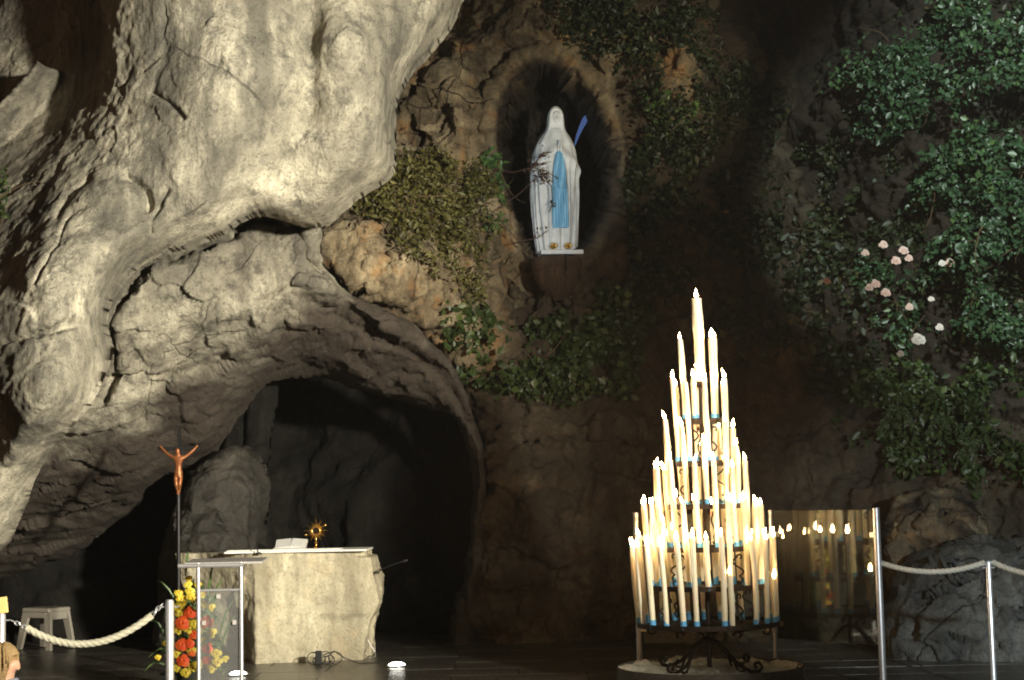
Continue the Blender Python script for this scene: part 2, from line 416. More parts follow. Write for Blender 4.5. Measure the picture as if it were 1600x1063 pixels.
def rock(name, mat, ctrl, outline, step, rim=(0.4, 0.5), cracks=(), lumps=(), disp=((0.10, 1.0, 3), (0.05, 3.0, 4)), ridge=0.04, seed=1, soot=None, kind='structure', extra=None, rough_edge=0.05, facet=()):
    """a rock built as a real relief in world space: depth Y over the upright X-Z plane"""
    C = [at(*c) for c in ctrl]; base = tps(C)
    O = [at(*c) for c in outline]; poly = smooth_poly([(p.x, p.z) for p in O], 2)
    lo = poly.min(0) - step * 2; hi = poly.max(0) + step * 2
    xs = np.arange(lo[0], hi[0], step); zs = np.arange(max(lo[1], -0.1), hi[1], step)
    nx, nz = len(xs), len(zs)
    X, Z = np.meshgrid(xs, zs); q = np.stack([X.ravel(), Z.ravel()], 1)
    jag = np.stack([fbm(np.stack([q[:, 0], q[:, 1], np.full(len(q), 3.0 + seed)], 1), 2.2, 4, 0.55, seed),
                    fbm(np.stack([q[:, 0], q[:, 1], np.full(len(q), 9.0 + seed)], 1), 2.2, 4, 0.55, seed + 4)], 1) * rough_edge
    d, near, ins = poly_dist(q + jag, poly); near = near - jag
    sd = np.where(ins, d, -d)
    keep = sd > -step * 1.5
    snap = (~ins) & keep
    q[snap] = near[snap]; sd = np.where(snap, 0.0, sd)
    Y = base(q)
    r, dep = rim
    t = np.clip(sd / r, 0, 1)
    Y = Y + dep * (1 - np.sqrt(np.clip(1 - (1 - t) ** 2, 0, 1)))
    for pts, wd_, dp in cracks:
        pl = np.array([(at(*c).x, at(*c).z) for c in pts])
        dd, _, _ = poly_dist(q + jag * 1.2, pl, False)
        Y = Y + dp * np.exp(-(dd / wd_) ** 2)
    for (c, rx, rz, amp) in lumps:
        w = at(*c); Y = Y - amp * np.exp(-((q[:, 0] - w.x) / rx) ** 2 - ((q[:, 1] - w.z) / rz) ** 2)
    if extra is not None: Y = extra(q, Y)
    P = np.stack([q[:, 0], Y, q[:, 1]], 1)
    Yg = Y.reshape(nz, nx); gz, gx = np.gradient(Yg, step)
    gx = np.clip(gx, -1.5, 1.5).ravel(); gz = np.clip(gz, -1.5, 1.5).ravel()
    N = np.stack([gx, -np.ones(len(gx)), gz], 1); N /= np.linalg.norm(N, axis=1)[:, None]
    D = np.zeros(len(P))
    for k, (a, fq, oc) in enumerate(disp): D += a * fbm(P, fq, oc, 0.5, seed + k * 3)
    for k, (cell, tilt) in enumerate(facet): D += facets(P, cell, tilt, seed * 3 + k)
    if ridge:
        D += ridge * np.clip(fbm(P * np.array([1, 1, 0.6]), 1.6, 5, 0.6, seed + 20, True), -1, 0.3)
    D *= 0.25 + 0.75 * np.clip(sd / 0.16, 0, 1)
    P = P + N * D[:, None]
    idx = np.arange(nx * nz).reshape(nz, nx)
    F = np.stack([idx[:-1, :-1], idx[:-1, 1:], idx[1:, 1:], idx[1:, :-1]], -1).reshape(-1, 4)
    F = F[keep[F].all(1)]
    used = np.unique(F); remap = np.full(nx * nz, -1); remap[used] = np.arange(len(used)); F = remap[F]; P = P[used]
    me = bpy.data.meshes.new(name)
    me.vertices.add(len(P)); me.vertices.foreach_set('co', P.astype(np.float32).ravel())
    me.loops.add(len(F) * 4); me.loops.foreach_set('vertex_index', F.astype(np.int32).ravel())
    me.polygons.add(len(F)); me.polygons.foreach_set('loop_start', np.arange(0, len(F) * 4, 4, dtype=np.int32))
    me.update(calc_edges=True)
    at_ = me.attributes.new('soot', 'FLOAT', 'POINT')
    sv = np.zeros(len(P)) if soot is None else np.clip(soot(P), 0, 1)
    at_.data.foreach_set('value', sv.astype(np.float32))
    me.materials.append(MATS[mat]); me.polygons.foreach_set('use_smooth', np.ones(len(F), bool))
    o = bpy.data.objects.new(name, me); COL.objects.link(o)
    if kind: o['kind'] = kind
    o_surface = base
    return o, o_surface

def leaf_mesh(name, pts, size, mat, parent, seed=1, face=(0, -1, 0.45), wild=0.8, width=0.55, droop=0.0, kind='stuff'):
    """one small folded leaf at each point"""
    g = np.random.default_rng(seed); n = len(pts); pts = np.asarray(pts)
    N = np.array(face)[None] + g.normal(size=(n, 3)) * wild; N /= np.linalg.norm(N, axis=1)[:, None]
    T = g.normal(size=(n, 3)) + np.array([0, -0.3, -droop]); T -= N * (T * N).sum(1)[:, None]; T /= np.linalg.norm(T, axis=1)[:, None]
    B = np.cross(N, T); s = (size * np.clip(g.lognormal(-0.12, 0.38, n), 0.35, 1.5))[:, None]
    v = np.stack([pts, pts + T * s * 0.5 + B * s * width * 0.5 + N * s * 0.10, pts + T * s - N * s * 0.10, pts + T * s * 0.5 - B * s * width * 0.5 + N * s * 0.10], 1)
    V = v.reshape(-1, 3); b = np.arange(n) * 4
    F = np.stack([b, b + 1, b + 2, b, b + 2, b + 3], 1).reshape(-1, 3)
    me = bpy.data.meshes.new(name)
    me.vertices.add(len(V)); me.vertices.foreach_set('co', V.astype(np.float32).ravel())
    me.loops.add(len(F) * 3); me.loops.foreach_set('vertex_index', F.astype(np.int32).ravel())
    me.polygons.add(len(F)); me.polygons.foreach_set('loop_start', np.arange(0, len(F) * 3, 3, dtype=np.int32))
    me.update(calc_edges=True)
    a = me.attributes.new('tone', 'FLOAT', 'POINT')
    a.data.foreach_set('value', np.repeat(np.clip(g.beta(2, 2.5, n) + fbm(pts, 1.5, 2) * 0.4, 0, 1), 4).astype(np.float32))
    me.materials.append(MATS[mat])
    o = bpy.data.objects.new(name, me); COL.objects.link(o); o.parent = parent
    if kind: o['kind'] = kind
    return o

def hold(o, parent):
    """keep the world coordinates of a part under its (unrotated) thing"""
    o.parent = parent; o.matrix_parent_inverse = Matrix.Translation(-parent.location); return o

# ------------------------------------------------------------------ the setting: floor
fb = MB(); fb.add([(-14.5, -2.5, -0.012), (14.5, -2.5, -0.012), (14.5, 26.5, -0.012), (-14.5, 26.5, -0.012)], [(0, 1, 2, 3)])
ground = fb.build('ground', 'floor_stone', None, False); tag(ground, kind='structure')
slab_me = {}
def slab(w):
    if w not in slab_me:
        m = MB().box((0, 0, 0), (w - 0.012, 0.588, 0.06)); me = bpy.data.meshes.new('paving_slab')
        me.from_pydata(m.v, [], m.f); me.materials.append(MATS['floor_stone']); slab_me[w] = me
    return slab_me[w]
for j in range(11):
    y = 12.4 + j * 0.6; off = 0.6 * (j % 2)
    for i in range(-5, 6):
        x = i * 1.2 + off
        if abs(x) > y * 0.31 + 1.0: continue
        o = bpy.data.objects.new('paving_slab', slab(1.2)); COL.objects.link(o); o.parent = ground
        o.location = (x, y, -0.03 + random.uniform(-0.0015, 0.0015)); o.rotation_euler = (R(random.uniform(-.15, .15)), R(random.uniform(-.1, .1)), 0)

# ------------------------------------------------------------------ the rocks of the grotto
A_ctrl = [(-150,-150,17.5),(0,-100,17.2),(120,-100,15.6),(220,-120,14.6),(350,-120,14.3),(450,-120,14.5),(560,-120,14.9),(740,-150,15.8),
 (0,40,17.0),(70,60,16.5),(125,40,15.8),(180,40,14.9),(300,60,14.4),(400,80,14.3),(470,60,14.75),(530,60,14.5),(600,60,14.9),(660,30,15.3),
 (0,150,16.5),(60,190,16.1),(105,170,15.9),(150,200,15.0),(240,200,14.5),(350,200,14.25),(440,200,14.6),(490,180,14.8),(550,180,14.7),(605,180,15.1),
 (0,300,15.5),(40,320,15.05),(100,300,14.65),(200,300,14.4),(300,300,14.35),(380,290,14.5),(440,280,14.8),(520,270,14.85),(590,255,15.05),
 (-100,420,15.1),(5,420,14.65),(50,400,14.3),(120,400,14.0),(190,390,14.15),(300,360,14.5),(470,325,15.1),
 (-100,550,14.7),(0,520,14.1),(60,500,13.75),(110,500,13.75),(140,520,14.0),
 (-100,650,14.8),(-5,640,14.0),(35,620,13.65),(80,600,13.45),(120,590,13.6),
 (-80,760,15.1),(5,740,14.3),(50,660,13.6),(0,800,14.3)]
A_out = [(-260,-220,16),(780,-220,15.8),(716,-10,15.6),(668,58,15.5),(630,115,15.5),(612,170,15.5),(615,235,15.5),(608,268,15.5),(578,288,15.5),(545,318,15.7),(500,348,15.5),(450,342,15.4),
 (400,326,15.2),(350,354,15.0),(290,379,14.9),(240,393,14.8),(205,415,14.7),(172,455,14.5),(152,492,14.4),(149,530,14.2),(149,575,14.1),(130,628,13.9),(88,668,13.9),(55,690,13.9),(36,710,13.95),(24,745,14.4),(8,800,14.6),(-40,880,14.8),(-260,900,15)]
A_cracks = [([(488,-40,14.8),(490,60,14.8),(484,150,14.8),(470,220,15),(445,268,15.1),(395,315,15.2)], 0.13, 0.11),
 ([(-40,556,14.5),(50,540,14.2),(100,528,14.2),(136,512,14.3)], 0.035, 0.16),
 ([(238,142,14.5),(262,160,14.5),(290,186,14.4)], 0.02, 0.07),
 ([(210,285,14.6),(235,310,14.6),(245,335,14.7)], 0.05, 0.13),
 ([(275,310,14.7),(266,360,15),(262,380,15.1)], 0.02, 0.08),
 ([(110,350,14.4),(100,390,14.3),(75,450,14.2)], 0.018, 0.06),
 ([(265,-40,14.5),(262,60,14.4),(240,140,14.5)], 0.06, 0.03),
 ([(-30,262,16.6),(20,225,16.5),(60,180,16.4),(93,132,16.3)], 0.05, -0.7),
 ([(150,290,14.7),(120,310,14.7),(100,345,14.6)], 0.05, 0.09)]
A_lumps = [((90,420,14.2),0.35,0.35,0.10),((170,300,14.5),0.3,0.2,0.10),((550,120,14.7),0.25,0.5,0.08),((40,620,13.9),0.2,0.25,0.06)]
def shade_a(P):
    # shade of the left flank, turned from the floodlight, put into the colour
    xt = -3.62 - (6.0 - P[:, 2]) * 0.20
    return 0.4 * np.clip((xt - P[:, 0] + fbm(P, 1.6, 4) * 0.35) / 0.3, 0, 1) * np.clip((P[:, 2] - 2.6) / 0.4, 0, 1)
rock_a, _ = rock('overhanging_rock', 'limestone', A_ctrl, A_out, 0.014, (0.14, 0.8), A_cracks, A_lumps, ((0.045, 0.8, 3), (0.03, 2.6, 4), (0.016, 9, 4)), 0.05, 1, shade_a, rough_edge=0.03, facet=((1.1, 0.022), (0.3, 0.028)))

B_ctrl = [(-200,500,16.0),(0,480,15.9),(100,380,16.0),(150,480,15.95),(300,400,16.2),(420,345,16.4),(470,380,16.4),(500,340,16.2),(500,420,16.5),
 (100,600,16.2),(200,560,16.5),(180,680,17.2),(300,500,16.35),(300,600,17.1),(400,440,16.45),(400,520,16.7),(400,590,17.6),(470,450,16.5),(470,520,17.1),(480,580,18.3),(560,470,16.9),(560,540,17.6),(560,600,18.4),(640,520,17.4),(640,580,18.0),(650,630,18.5),(700,570,17.8),(725,640,18.3),(745,700,18.3),(757,780,18.25),(750,880,18.25),(735,980,18.3),(720,1050,18.3),
 (30,700,16.9),(100,700,17.2),(30,780,17.9),(120,760,18.0),(220,740,18.0),(250,680,17.7),(330,660,17.8),(370,650,18.3),(280,720,18.4),(0,860,19.2),(100,840,19.3),(200,800,19.2),(-200,700,16.2),(-200,900,19.5)]
B_out = [(-260,470,15.3),(100,360,15.4),(300,290,15.6),(420,280,16),(505,330,16.3),(492,400,16.5),(545,455,16.9),(600,480,17.2),(645,505,17.5),(695,552,17.9),(722,598,18.1),(748,660,18.4),(760,740,18.6),(757,830,18.6),(744,930,18.6),(735,1060,18.6),(692,1060,18.6),(712,940,18.7),(731,860,18.7),(740,790,18.7),(737,722,18.7),(722,674,18.8),
 (705,650,18.8),(650,634,18.8),(600,624,18.8),(560,612,18.8),(525,596,18.8),(490,590,18.8),(450,597,18.8),(420,612,18.8),(396,636,18.8),(375,664,18.8),(352,700,18.9),(325,725,19),(270,745,19.3),(200,810,19.6),(100,862,19.7),(0,905,19.7),(-260,960,19.8)]
B_cracks = [([(470,352,16.4),(400,334,16.3),(350,363,16.2),(290,389,16.1),(240,404,16.0),(205,430,16),(176,468,15.9),(160,505,15.9),(158,570,16.1),(146,620,16.4)], 0.06, 0.40),
 ([(420,350,15.9),(455,350,16),(472,378,16.1),(480,405,16.4),(520,430,16.6),(560,458,16.9)], 0.03, 0.22),
 ([(250,560,16.3),(300,530,16.2),(350,510,16.4)], 0.03, 0.06), ([(180,580,16),(260,560,16.3),(330,500,16.2)], 0.02, 0.05),
 ([(230,590,16.5),(290,580,16.7),(350,560,17)], 0.02, 0.06),
 ([(470,470,16.7),(520,490,17),(580,510,17.4),(640,545,17.7),(690,590,18),(735,650,18.4)], 0.05, 0.20),
 ([(480,440,16.5),(440,450,16.5),(400,470,16.4)], 0.03, 0.08),
 ([(470,440,16.5),(500,450,16.6),(540,462,16.9)], 0.04, -0.10), ([(560,480,17),(620,515,17.4),(700,600,18)], 0.05, -0.12)]
B_lumps = [((410,515,16.8),0.09,0.22,0.16),((510,515,17.2),0.07,0.12,0.10),((330,420,15.9),0.3,0.2,0.08),((590,560,17.8),0.35,0.2,0.12),((250,650,17.2),0.2,0.1,-0.08)]
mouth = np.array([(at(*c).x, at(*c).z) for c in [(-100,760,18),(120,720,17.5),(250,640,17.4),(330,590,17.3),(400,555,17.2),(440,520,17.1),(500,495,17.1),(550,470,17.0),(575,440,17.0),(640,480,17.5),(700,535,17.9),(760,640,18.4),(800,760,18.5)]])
def soot_shade_b(P):  # smoke blackening at the mouth, with the ceiling's shade painted in
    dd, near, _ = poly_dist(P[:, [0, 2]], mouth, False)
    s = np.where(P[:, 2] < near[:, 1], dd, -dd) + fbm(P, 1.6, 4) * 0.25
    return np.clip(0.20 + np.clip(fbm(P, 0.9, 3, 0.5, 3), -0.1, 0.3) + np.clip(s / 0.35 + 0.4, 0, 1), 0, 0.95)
rock_b, _ = rock('grotto_ceiling_rock', 'limestone', B_ctrl, B_out, 0.016, (0.14, 0.35), B_cracks, B_lumps, ((0.06, 0.9, 3), (0.04, 2.8, 4), (0.016, 9, 4)), 0.06, 5, soot_shade_b, rough_edge=0.06, facet=((0.6, 0.07), (0.25, 0.08)))

C_ctrl = [(480,-100,19.6),(700,-100,20.4),(900,-100,19.6),(1100,-100,20.6),(1250,-100,22),(1450,-100,19.5),(1750,-100,18.2),
 (500,100,19.2),(640,60,20.2),(690,60,20.6),(760,40,19.3),(860,40,19.1),(1000,60,19.1),(1060,110,18.8),(1180,80,20.8),(1280,100,22),(1400,100,19.5),(1550,100,18.5),
 (500,240,18.8),(630,180,19.1),(690,190,18.6),(740,170,18.7),(765,140,19.2),(780,280,19.4),(970,150,19.2),(990,280,19.3),(1100,250,20.1),(1250,250,21.6),(1400,250,19.4),(1650,250,18.0),
 (560,330,18.0),(640,300,18.4),(720,320,18.8),(790,420,19.3),(960,430,19.3),(1100,400,20),(1250,400,20.8),(1400,400,19.2),(1650,400,17.8),
 (480,380,17.6),(570,400,17.4),(640,440,17.45),(700,480,17.9),(620,490,17.7),(800,520,19.0),(950,520,19.1),(1100,550,19.6),(1250,600,19.4),(1400,600,19.0),(1650,600,17.8),
 (730,600,18.5),(850,620,18.6),(1000,650,18.9),(1250,700,19.0),(1400,720,18.6),(1650,720,17.7),
 (770,720,18.5),(880,760,18.5),(1000,800,18.6),(1200,820,18.8),(1400,800,18.3),(1650,800,17.6),
 (750,900,18.5),(880,900,18.4),(1000,920,18.5),(1200,950,18.5),(1400,950,18.3),(1650,950,17.6),
 (740,1020,18.5),(1000,1030,18.5),(1300,1030,18.5),(1650,1040,17.6)]
C_out = [(470,-180,19.5),(1850,-180,18),(1850,1090,17.6),(690,1090,18.6),(702,1000,18.6),(718,930,18.6),(735,860,18.6),(746,790,18.6),(752,730,18.6),(745,680,18.6),(728,640,18.5),(694,560,18.2),(644,512,17.9),(590,482,17.7),(545,455,17.6),(488,405,17.6),(462,340,17.8),(470,250,18.5),(480,100,19)]
nich = smooth_poly([(at(*c, 19.4).x, at(*c, 19.4).z) for c in [(800,128),(835,104),(875,112),(915,138),(945,180),(960,235),(962,290),(950,340),(930,378),(908,404),(840,405),(815,372),(795,325),(778,270),(772,215),(780,165)]], 2)
def niche_cut(q, Y):
    d, _, ins = poly_dist(q, nich); s = np.where(ins, d, -d)
    rimb = np.exp(-((s + 0.07) / 0.09) ** 2) * 0.16
    t = np.clip(s / 0.10, 0, 1); t = t * t * (3 - 2 * t)
    return Y - rimb + t * 1.5 + np.clip(s, 0, 1) * 1.5
C_cracks = [([(640,130,19),(670,160,18.7),(700,150,18.7),(730,165,18.7)], 0.06, 0.22), ([(690,230,18.6),(660,215,18.7),(625,215,18.9)], 0.05, 0.15),
 ([(560,460,17.5),(575,400,17.4),(580,340,17.8)], 0.04, 0.16), ([(580,440,17.4),(625,400,17.4),(660,390,17.5)], 0.03, 0.08),
 ([(800,640,18.6),(830,700,18.5),(815,780,18.5)], 0.07, 0.12), ([(880,640,18.7),(930,690,18.7),(1000,690,18.8)], 0.06, 0.10), ([(830,720,18.5),(860,760,18.5),(870,840,18.4)], 0.05, 0.1),
 ([(795,400,19.3),(795,465,19.2),(880,470,19.2),(905,440,19.2),(910,408,19.3)], 0.05, -0.12)]
C_lumps = [((690,120,18.9),0.12,0.14,0.25),((715,200,18.7),0.12,0.35,0.18),((1065,120,18.9),0.2,0.35,0.2),((1250,610,19.4),0.4,0.25,0.2),((900,680,18.7),0.3,0.2,0.15)]
def soot_shade_c(P):  # smoke-blackened rock, plus light and shade put into the colour
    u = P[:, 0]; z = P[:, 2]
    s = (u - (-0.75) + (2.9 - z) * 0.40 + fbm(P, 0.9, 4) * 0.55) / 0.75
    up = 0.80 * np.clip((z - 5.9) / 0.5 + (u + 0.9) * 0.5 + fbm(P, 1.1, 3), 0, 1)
    s2 = np.clip((u - 3.3 + fbm(P, 1.2, 3) * 0.5) / 0.5, 0, 1) * np.clip((z - 1.9) / 0.5, 0, 1)  # shade of the gaps behind the right ivy, painted dark on the wall
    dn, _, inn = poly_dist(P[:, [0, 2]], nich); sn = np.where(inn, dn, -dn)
    s2 = np.maximum(s2, np.clip(sn / 0.06 + 0.3, 0, 1)); s = s - (0.45 + 0.6 * fbm(P, 2.0, 3, 0.5, 8)) * np.exp(-((sn + 0.08) / 0.11) ** 2); up = 0  # niche interior painted dark as shade, its rim lightened as if lit
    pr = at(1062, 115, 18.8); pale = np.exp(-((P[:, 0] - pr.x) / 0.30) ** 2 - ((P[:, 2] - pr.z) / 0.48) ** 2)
    for (a_, b_, c_, w_, h_, k_) in ((1245, 630, 19.3, 0.9, 0.6, 1.7), (930, 680, 18.7, 0.6, 0.5, 0.7), (1170, 560, 19.5, 0.6, 0.5, 0.9)):  # rock colour lightened where the candle glow falls
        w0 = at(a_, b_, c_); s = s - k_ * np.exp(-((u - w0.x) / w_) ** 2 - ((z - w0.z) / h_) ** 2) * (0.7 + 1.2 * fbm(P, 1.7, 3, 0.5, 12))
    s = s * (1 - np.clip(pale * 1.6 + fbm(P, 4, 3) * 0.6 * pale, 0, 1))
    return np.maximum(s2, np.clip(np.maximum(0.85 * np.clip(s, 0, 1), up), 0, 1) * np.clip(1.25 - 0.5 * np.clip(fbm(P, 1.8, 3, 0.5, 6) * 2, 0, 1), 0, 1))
rock_c, surf_c = rock('cliff', 'cliff_rock', C_ctrl, C_out, 0.02, (0.35, 0.6), C_cracks, C_lumps, ((0.22, 0.9, 3), (0.17, 2.3, 4), (0.05, 7, 4)), 0.20, 9, soot_shade_c, extra=niche_cut, rough_edge=0.10, facet=((0.7, 0.12), (0.32, 0.16)))

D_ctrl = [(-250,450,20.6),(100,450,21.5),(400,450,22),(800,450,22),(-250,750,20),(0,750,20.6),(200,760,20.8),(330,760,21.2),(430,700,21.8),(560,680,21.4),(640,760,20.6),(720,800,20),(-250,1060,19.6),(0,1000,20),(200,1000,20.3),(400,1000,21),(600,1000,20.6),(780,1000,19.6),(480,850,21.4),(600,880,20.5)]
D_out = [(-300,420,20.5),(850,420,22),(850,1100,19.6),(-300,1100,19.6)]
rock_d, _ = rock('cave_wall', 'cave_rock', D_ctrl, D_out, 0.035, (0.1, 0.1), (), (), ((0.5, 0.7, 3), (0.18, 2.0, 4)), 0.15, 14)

# loose rocks: things of their own
E_out = [(232,1060,18.2),(236,900,18.2),(246,840,18.2),(266,790,18.2),(296,738,18.2),(335,702,18.2),(372,690,18.2),(400,712,18.2),(414,760,18.2),(408,830,18.2),(404,920,18.2),(404,1060,18.2)]
E_ctrl = [(250,1030,17.9),(330,1030,17.6),(400,1030,17.9),(250,860,18.0),(300,850,17.45),(350,850,17.5),(400,860,17.9),(300,790,17.7),(340,770,17.55),(385,770,17.8),(350,720,17.9),(330,820,17.35)]
e, _ = rock('boulder', 'wet_rock', E_ctrl, E_out, 0.014, (0.3, 0.7), [([(300,800,17.6),(330,805,17.4),(345,830,17.4),(338,850,17.4)], 0.05, 0.14), ([(375,760,17.8),(390,800,17.8),(380,850,17.8)], 0.04, 0.10)], [((320,850,17.5),0.3,0.08,0.10)], ((0.16, 1.3, 3), (0.05, 4, 4), (0.012, 14, 3)), 0.08, 21, kind=None, facet=((0.4, 0.10),))
tag(e, 'smooth wet grey boulder rising behind the crucifix inside the cave', 'boulder')
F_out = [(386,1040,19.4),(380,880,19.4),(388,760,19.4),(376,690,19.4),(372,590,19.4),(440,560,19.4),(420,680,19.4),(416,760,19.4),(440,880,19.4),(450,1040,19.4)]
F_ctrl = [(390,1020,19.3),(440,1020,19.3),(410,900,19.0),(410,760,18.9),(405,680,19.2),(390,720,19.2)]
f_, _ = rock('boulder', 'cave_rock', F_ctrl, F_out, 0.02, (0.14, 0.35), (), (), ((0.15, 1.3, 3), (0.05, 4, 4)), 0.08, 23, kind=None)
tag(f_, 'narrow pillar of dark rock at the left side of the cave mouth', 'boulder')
G_out = [(1386,1100,15.9),(1392,1000,15.9),(1408,925,15.9),(1428,890,15.9),(1470,862,15.9),(1520,846,15.9),(1600,840,15.9),(1760,830,15.9),(1760,1100,15.9)]
G_ctrl = [(1390,1060,15.9),(1450,1060,15.5),(1550,1060,15.3),(1750,1060,15.2),(1420,960,15.75),(1500,970,15.5),(1600,970,15.4),(1750,950,15.3),(1470,900,15.8),(1550,890,15.7),(1650,870,15.7),(1750,850,15.7)]
g_, _ = rock('boulder', 'grey_rock', G_ctrl, G_out, 0.014, (0.25, 0.6), [([(1440,935,15.7),(1490,932,15.6),(1530,942,15.5),(1560,956,15.5),(1590,945,15.5),(1640,930,15.5)], 0.035, 0.18), ([(1560,1010,15.4),(1580,985,15.4),(1592,965,15.4)], 0.025, 0.10), ([(1480,905,15.8),(1520,890,15.7),(1560,895,15.7)], 0.02, 0.05)], (), ((0.15, 1.2, 3), (0.05, 4, 4), (0.018, 12, 4)), 0.09, 31, kind=None, facet=((0.55, 0.20), (0.22, 0.18)))
tag(g_, 'large cracked grey boulder behind the rope barrier at the right', 'boulder')
H_out = [(1375,1060,17.3),(1372,860,17.3),(1390,790,17.3),(1430,762,17.3),(1490,758,17.3),(1520,790,17.3),(1545,830,17.3),(1560,1060,17.3)]
H_ctrl = [(1380,1050,17.1),(1550,1050,16.9),(1400,850,17.0),(1470,850,16.75),(1530,870,16.9),(1420,790,17.0),(1480,780,16.95)]
h_, _ = rock('boulder', 'cliff_rock', H_ctrl, H_out, 0.014, (0.2, 0.5), (), (), ((0.16, 1.6, 3), (0.10, 4, 4), (0.03, 12, 4)), 0.12, 37, lambda P: np.clip(0.75 + fbm(P, 3, 3), 0, 1), kind=None, facet=((0.4, 0.25), (0.18, 0.25)))
tag(h_, 'rough brown rock above the grey boulder, beside the glass barrier', 'boulder')

# ------------------------------------------------------------------ plants
def surf_pts(clumps, n, seed, thr=-0.05, freq=2.2, out=(0.04, 0.22), follow=True):
    g = np.random.default_rng(seed); res = []
    tot = sum(c[3] * c[4] for c in clumps)
    for (px, py, Y, rx, rz) in clumps:
        k = int(n * rx * rz / tot) + 1; c = at(px, py, Y)
        a = g.uniform(0, 2 * math.pi, k * 3); r = np.sqrt(g.uniform(0, 1, k * 3)) * (1 + 0.18 * np.sin(3 * a + px) + 0.12 * np.sin(7 * a + py))
        q = np.stack([c.x + rx * r * np.cos(a), c.z + rz * r * np.sin(a)], 1)
        y = (surf_c(q) if follow else np.full(len(q), Y)) - np.abs(g.normal(0, out[1], len(q))) - out[0]
        P = np.stack([q[:, 0], y, q[:, 1]], 1)
        m = fbm(P, freq, 3, 0.6, seed) > thr
        res.append(P[m][:k])
    return np.concatenate(res)

def vine(parent, px_pts, rad, mat='stem_wood', name='stem'):
    return hold(MB().tube([at(*p) for p in px_pts], [rad * (1 - 0.6 * i / (len(px_pts) - 1)) for i in range(len(px_pts))], 6).build(name, mat), parent)

def rand_vines(parent, pts, n, seed, rad=0.008, length=0.6, mat='stem_wood', droop=0.5):
    g = np.random.default_rng(seed)
    for i in range(n):
        p = pts[g.integers(len(pts))]; q = [p]; d = g.normal(size=3) * np.array([1, 0.3, 1]) + np.array([0, 0, -droop]); d /= np.linalg.norm(d)
        for k in range(6):
            d = d + g.normal(size=3) * 0.3; d /= np.linalg.norm(d); q.append(q[-1] + d * length / 6)
        hold(MB().tube(q, [rad * (1 - 0.13 * k) for k in range(7)], 5).build('stem', mat), parent)

def plant(name, label, cat, root, clumps, n, size, mat, seed, thr=-0.05, freq=2.2, out=(0.04, 0.22), follow=True, stems=8, wild=0.8, width=0.55, droop=0.3, group=None):
    t = thing(name, at(*root), label, cat, group)
    P = surf_pts(clumps, n, seed, thr, freq, out, follow)
    lf = leaf_mesh('foliage', P, size, mat, t, seed, wild=wild, width=width, droop=droop); hold(lf, t)
    rand_vines(t, P, stems, seed + 1)
    return t, P

t, P = plant('hanging_shrub', 'olive green twiggy shrub hanging left of the statue niche', 'shrub', (720,230,18.6),
    [(680,268,18.3,.55,.22),(640,318,17.9,.55,.32),(720,330,18.3,.42,.42),(690,390,18.0,.42,.32),(735,430,18.2,.24,.30),(600,320,17.6,.28,.2),(750,280,18.5,.2,.2)],
    8200, 0.062, 'leaf_olive', 41, -0.02, 3.2, (0.05, 0.34), stems=34, wild=1.0, width=0.5)
t2, P2 = plant('leafy_sprig', 'bright green sprig sticking out at the left rim of the niche', 'sprig', (765,300,18.9),
    [(772,250,18.9,.10,.12),(776,290,18.9,.10,.16),(768,345,18.9,.12,.10)], 190, 0.085, 'leaf_bright', 43, -0.3, 2, (0.25, 0.08), stems=4, wild=0.6)
plant('ivy', 'dark green ivy covering the rock below the statue niche', 'ivy', (850,620,18.4),
    [(745,510,18.5,.32,.36),(800,560,18.6,.55,.36),(870,545,18.8,.5,.4),(930,530,18.9,.45,.4),(980,500,19,.3,.45),(860,600,18.6,.6,.18),(940,580,18.8,.4,.3)],
    5200, 0.085, 'leaf_green', 47, -0.12, 2.4, (0.03, 0.16), stems=10, width=0.75)
plant('climbing_shrub', 'leafy vine hanging over the rock above the right of the niche', 'vine', (960,0,19),
    [(900,20,19,.42,.35),(960,55,19,.5,.4),(1020,20,19,.5,.3),(1085,60,19.3,.35,.45),(1040,215,19,.34,.26),(1100,190,19.4,.42,.42),(1150,130,19.8,.3,.3),(1010,140,19,.16,.5),(1060,240,19.4,.3,.2)],
    4800, 0.080, 'leaf_dark', 53, -0.05, 2.2, (0.05, 0.25), stems=18)
plant('climbing_shrub', 'small yellow green leafed vine beside the pale rock patch right of the niche', 'vine', (1040,160,18.6),
    [(1030,160,18.7,.14,.18),(1065,185,18.7,.16,.12),(1090,160,18.8,.12,.1)], 260, 0.075, 'leaf_bright', 54, -0.2, 2.2, (0.1, 0.1), stems=3)
plant('ivy', 'dim ivy trailing down the rock to the right of the statue niche', 'ivy', (1000,480,19.2),
    [(1000,330,19.3,.22,.5),(1020,430,19.4,.3,.45),(1060,350,19.6,.4,.6),(1010,260,19.3,.2,.35)], 2600, 0.080, 'leaf_dark', 59, -0.08, 2.4, (0.03, 0.14), stems=6, width=0.7)
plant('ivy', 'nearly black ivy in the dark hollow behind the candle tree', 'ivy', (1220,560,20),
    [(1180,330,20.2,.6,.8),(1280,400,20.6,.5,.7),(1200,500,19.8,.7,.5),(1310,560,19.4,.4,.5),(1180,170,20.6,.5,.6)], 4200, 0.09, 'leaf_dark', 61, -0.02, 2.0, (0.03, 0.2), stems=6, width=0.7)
plant('ivy', 'lush green ivy lit coldly in the upper right corner', 'ivy', (1480,240,18.8),
    [(1400,60,18.8,.42,.5),(1470,40,18.6,.5,.45),(1550,40,18.4,.45,.4),(1440,130,18.7,.5,.45),(1500,170,18.6,.4,.35),(1390,160,18.9,.3,.4),(1570,150,18.3,.3,.3),(1610,200,18.1,.3,.5)],
    17000, 0.070, 'leaf_ivy', 67, 0.09, 1.35, (0.10, 0.42), stems=12, width=0.72, droop=0.8)
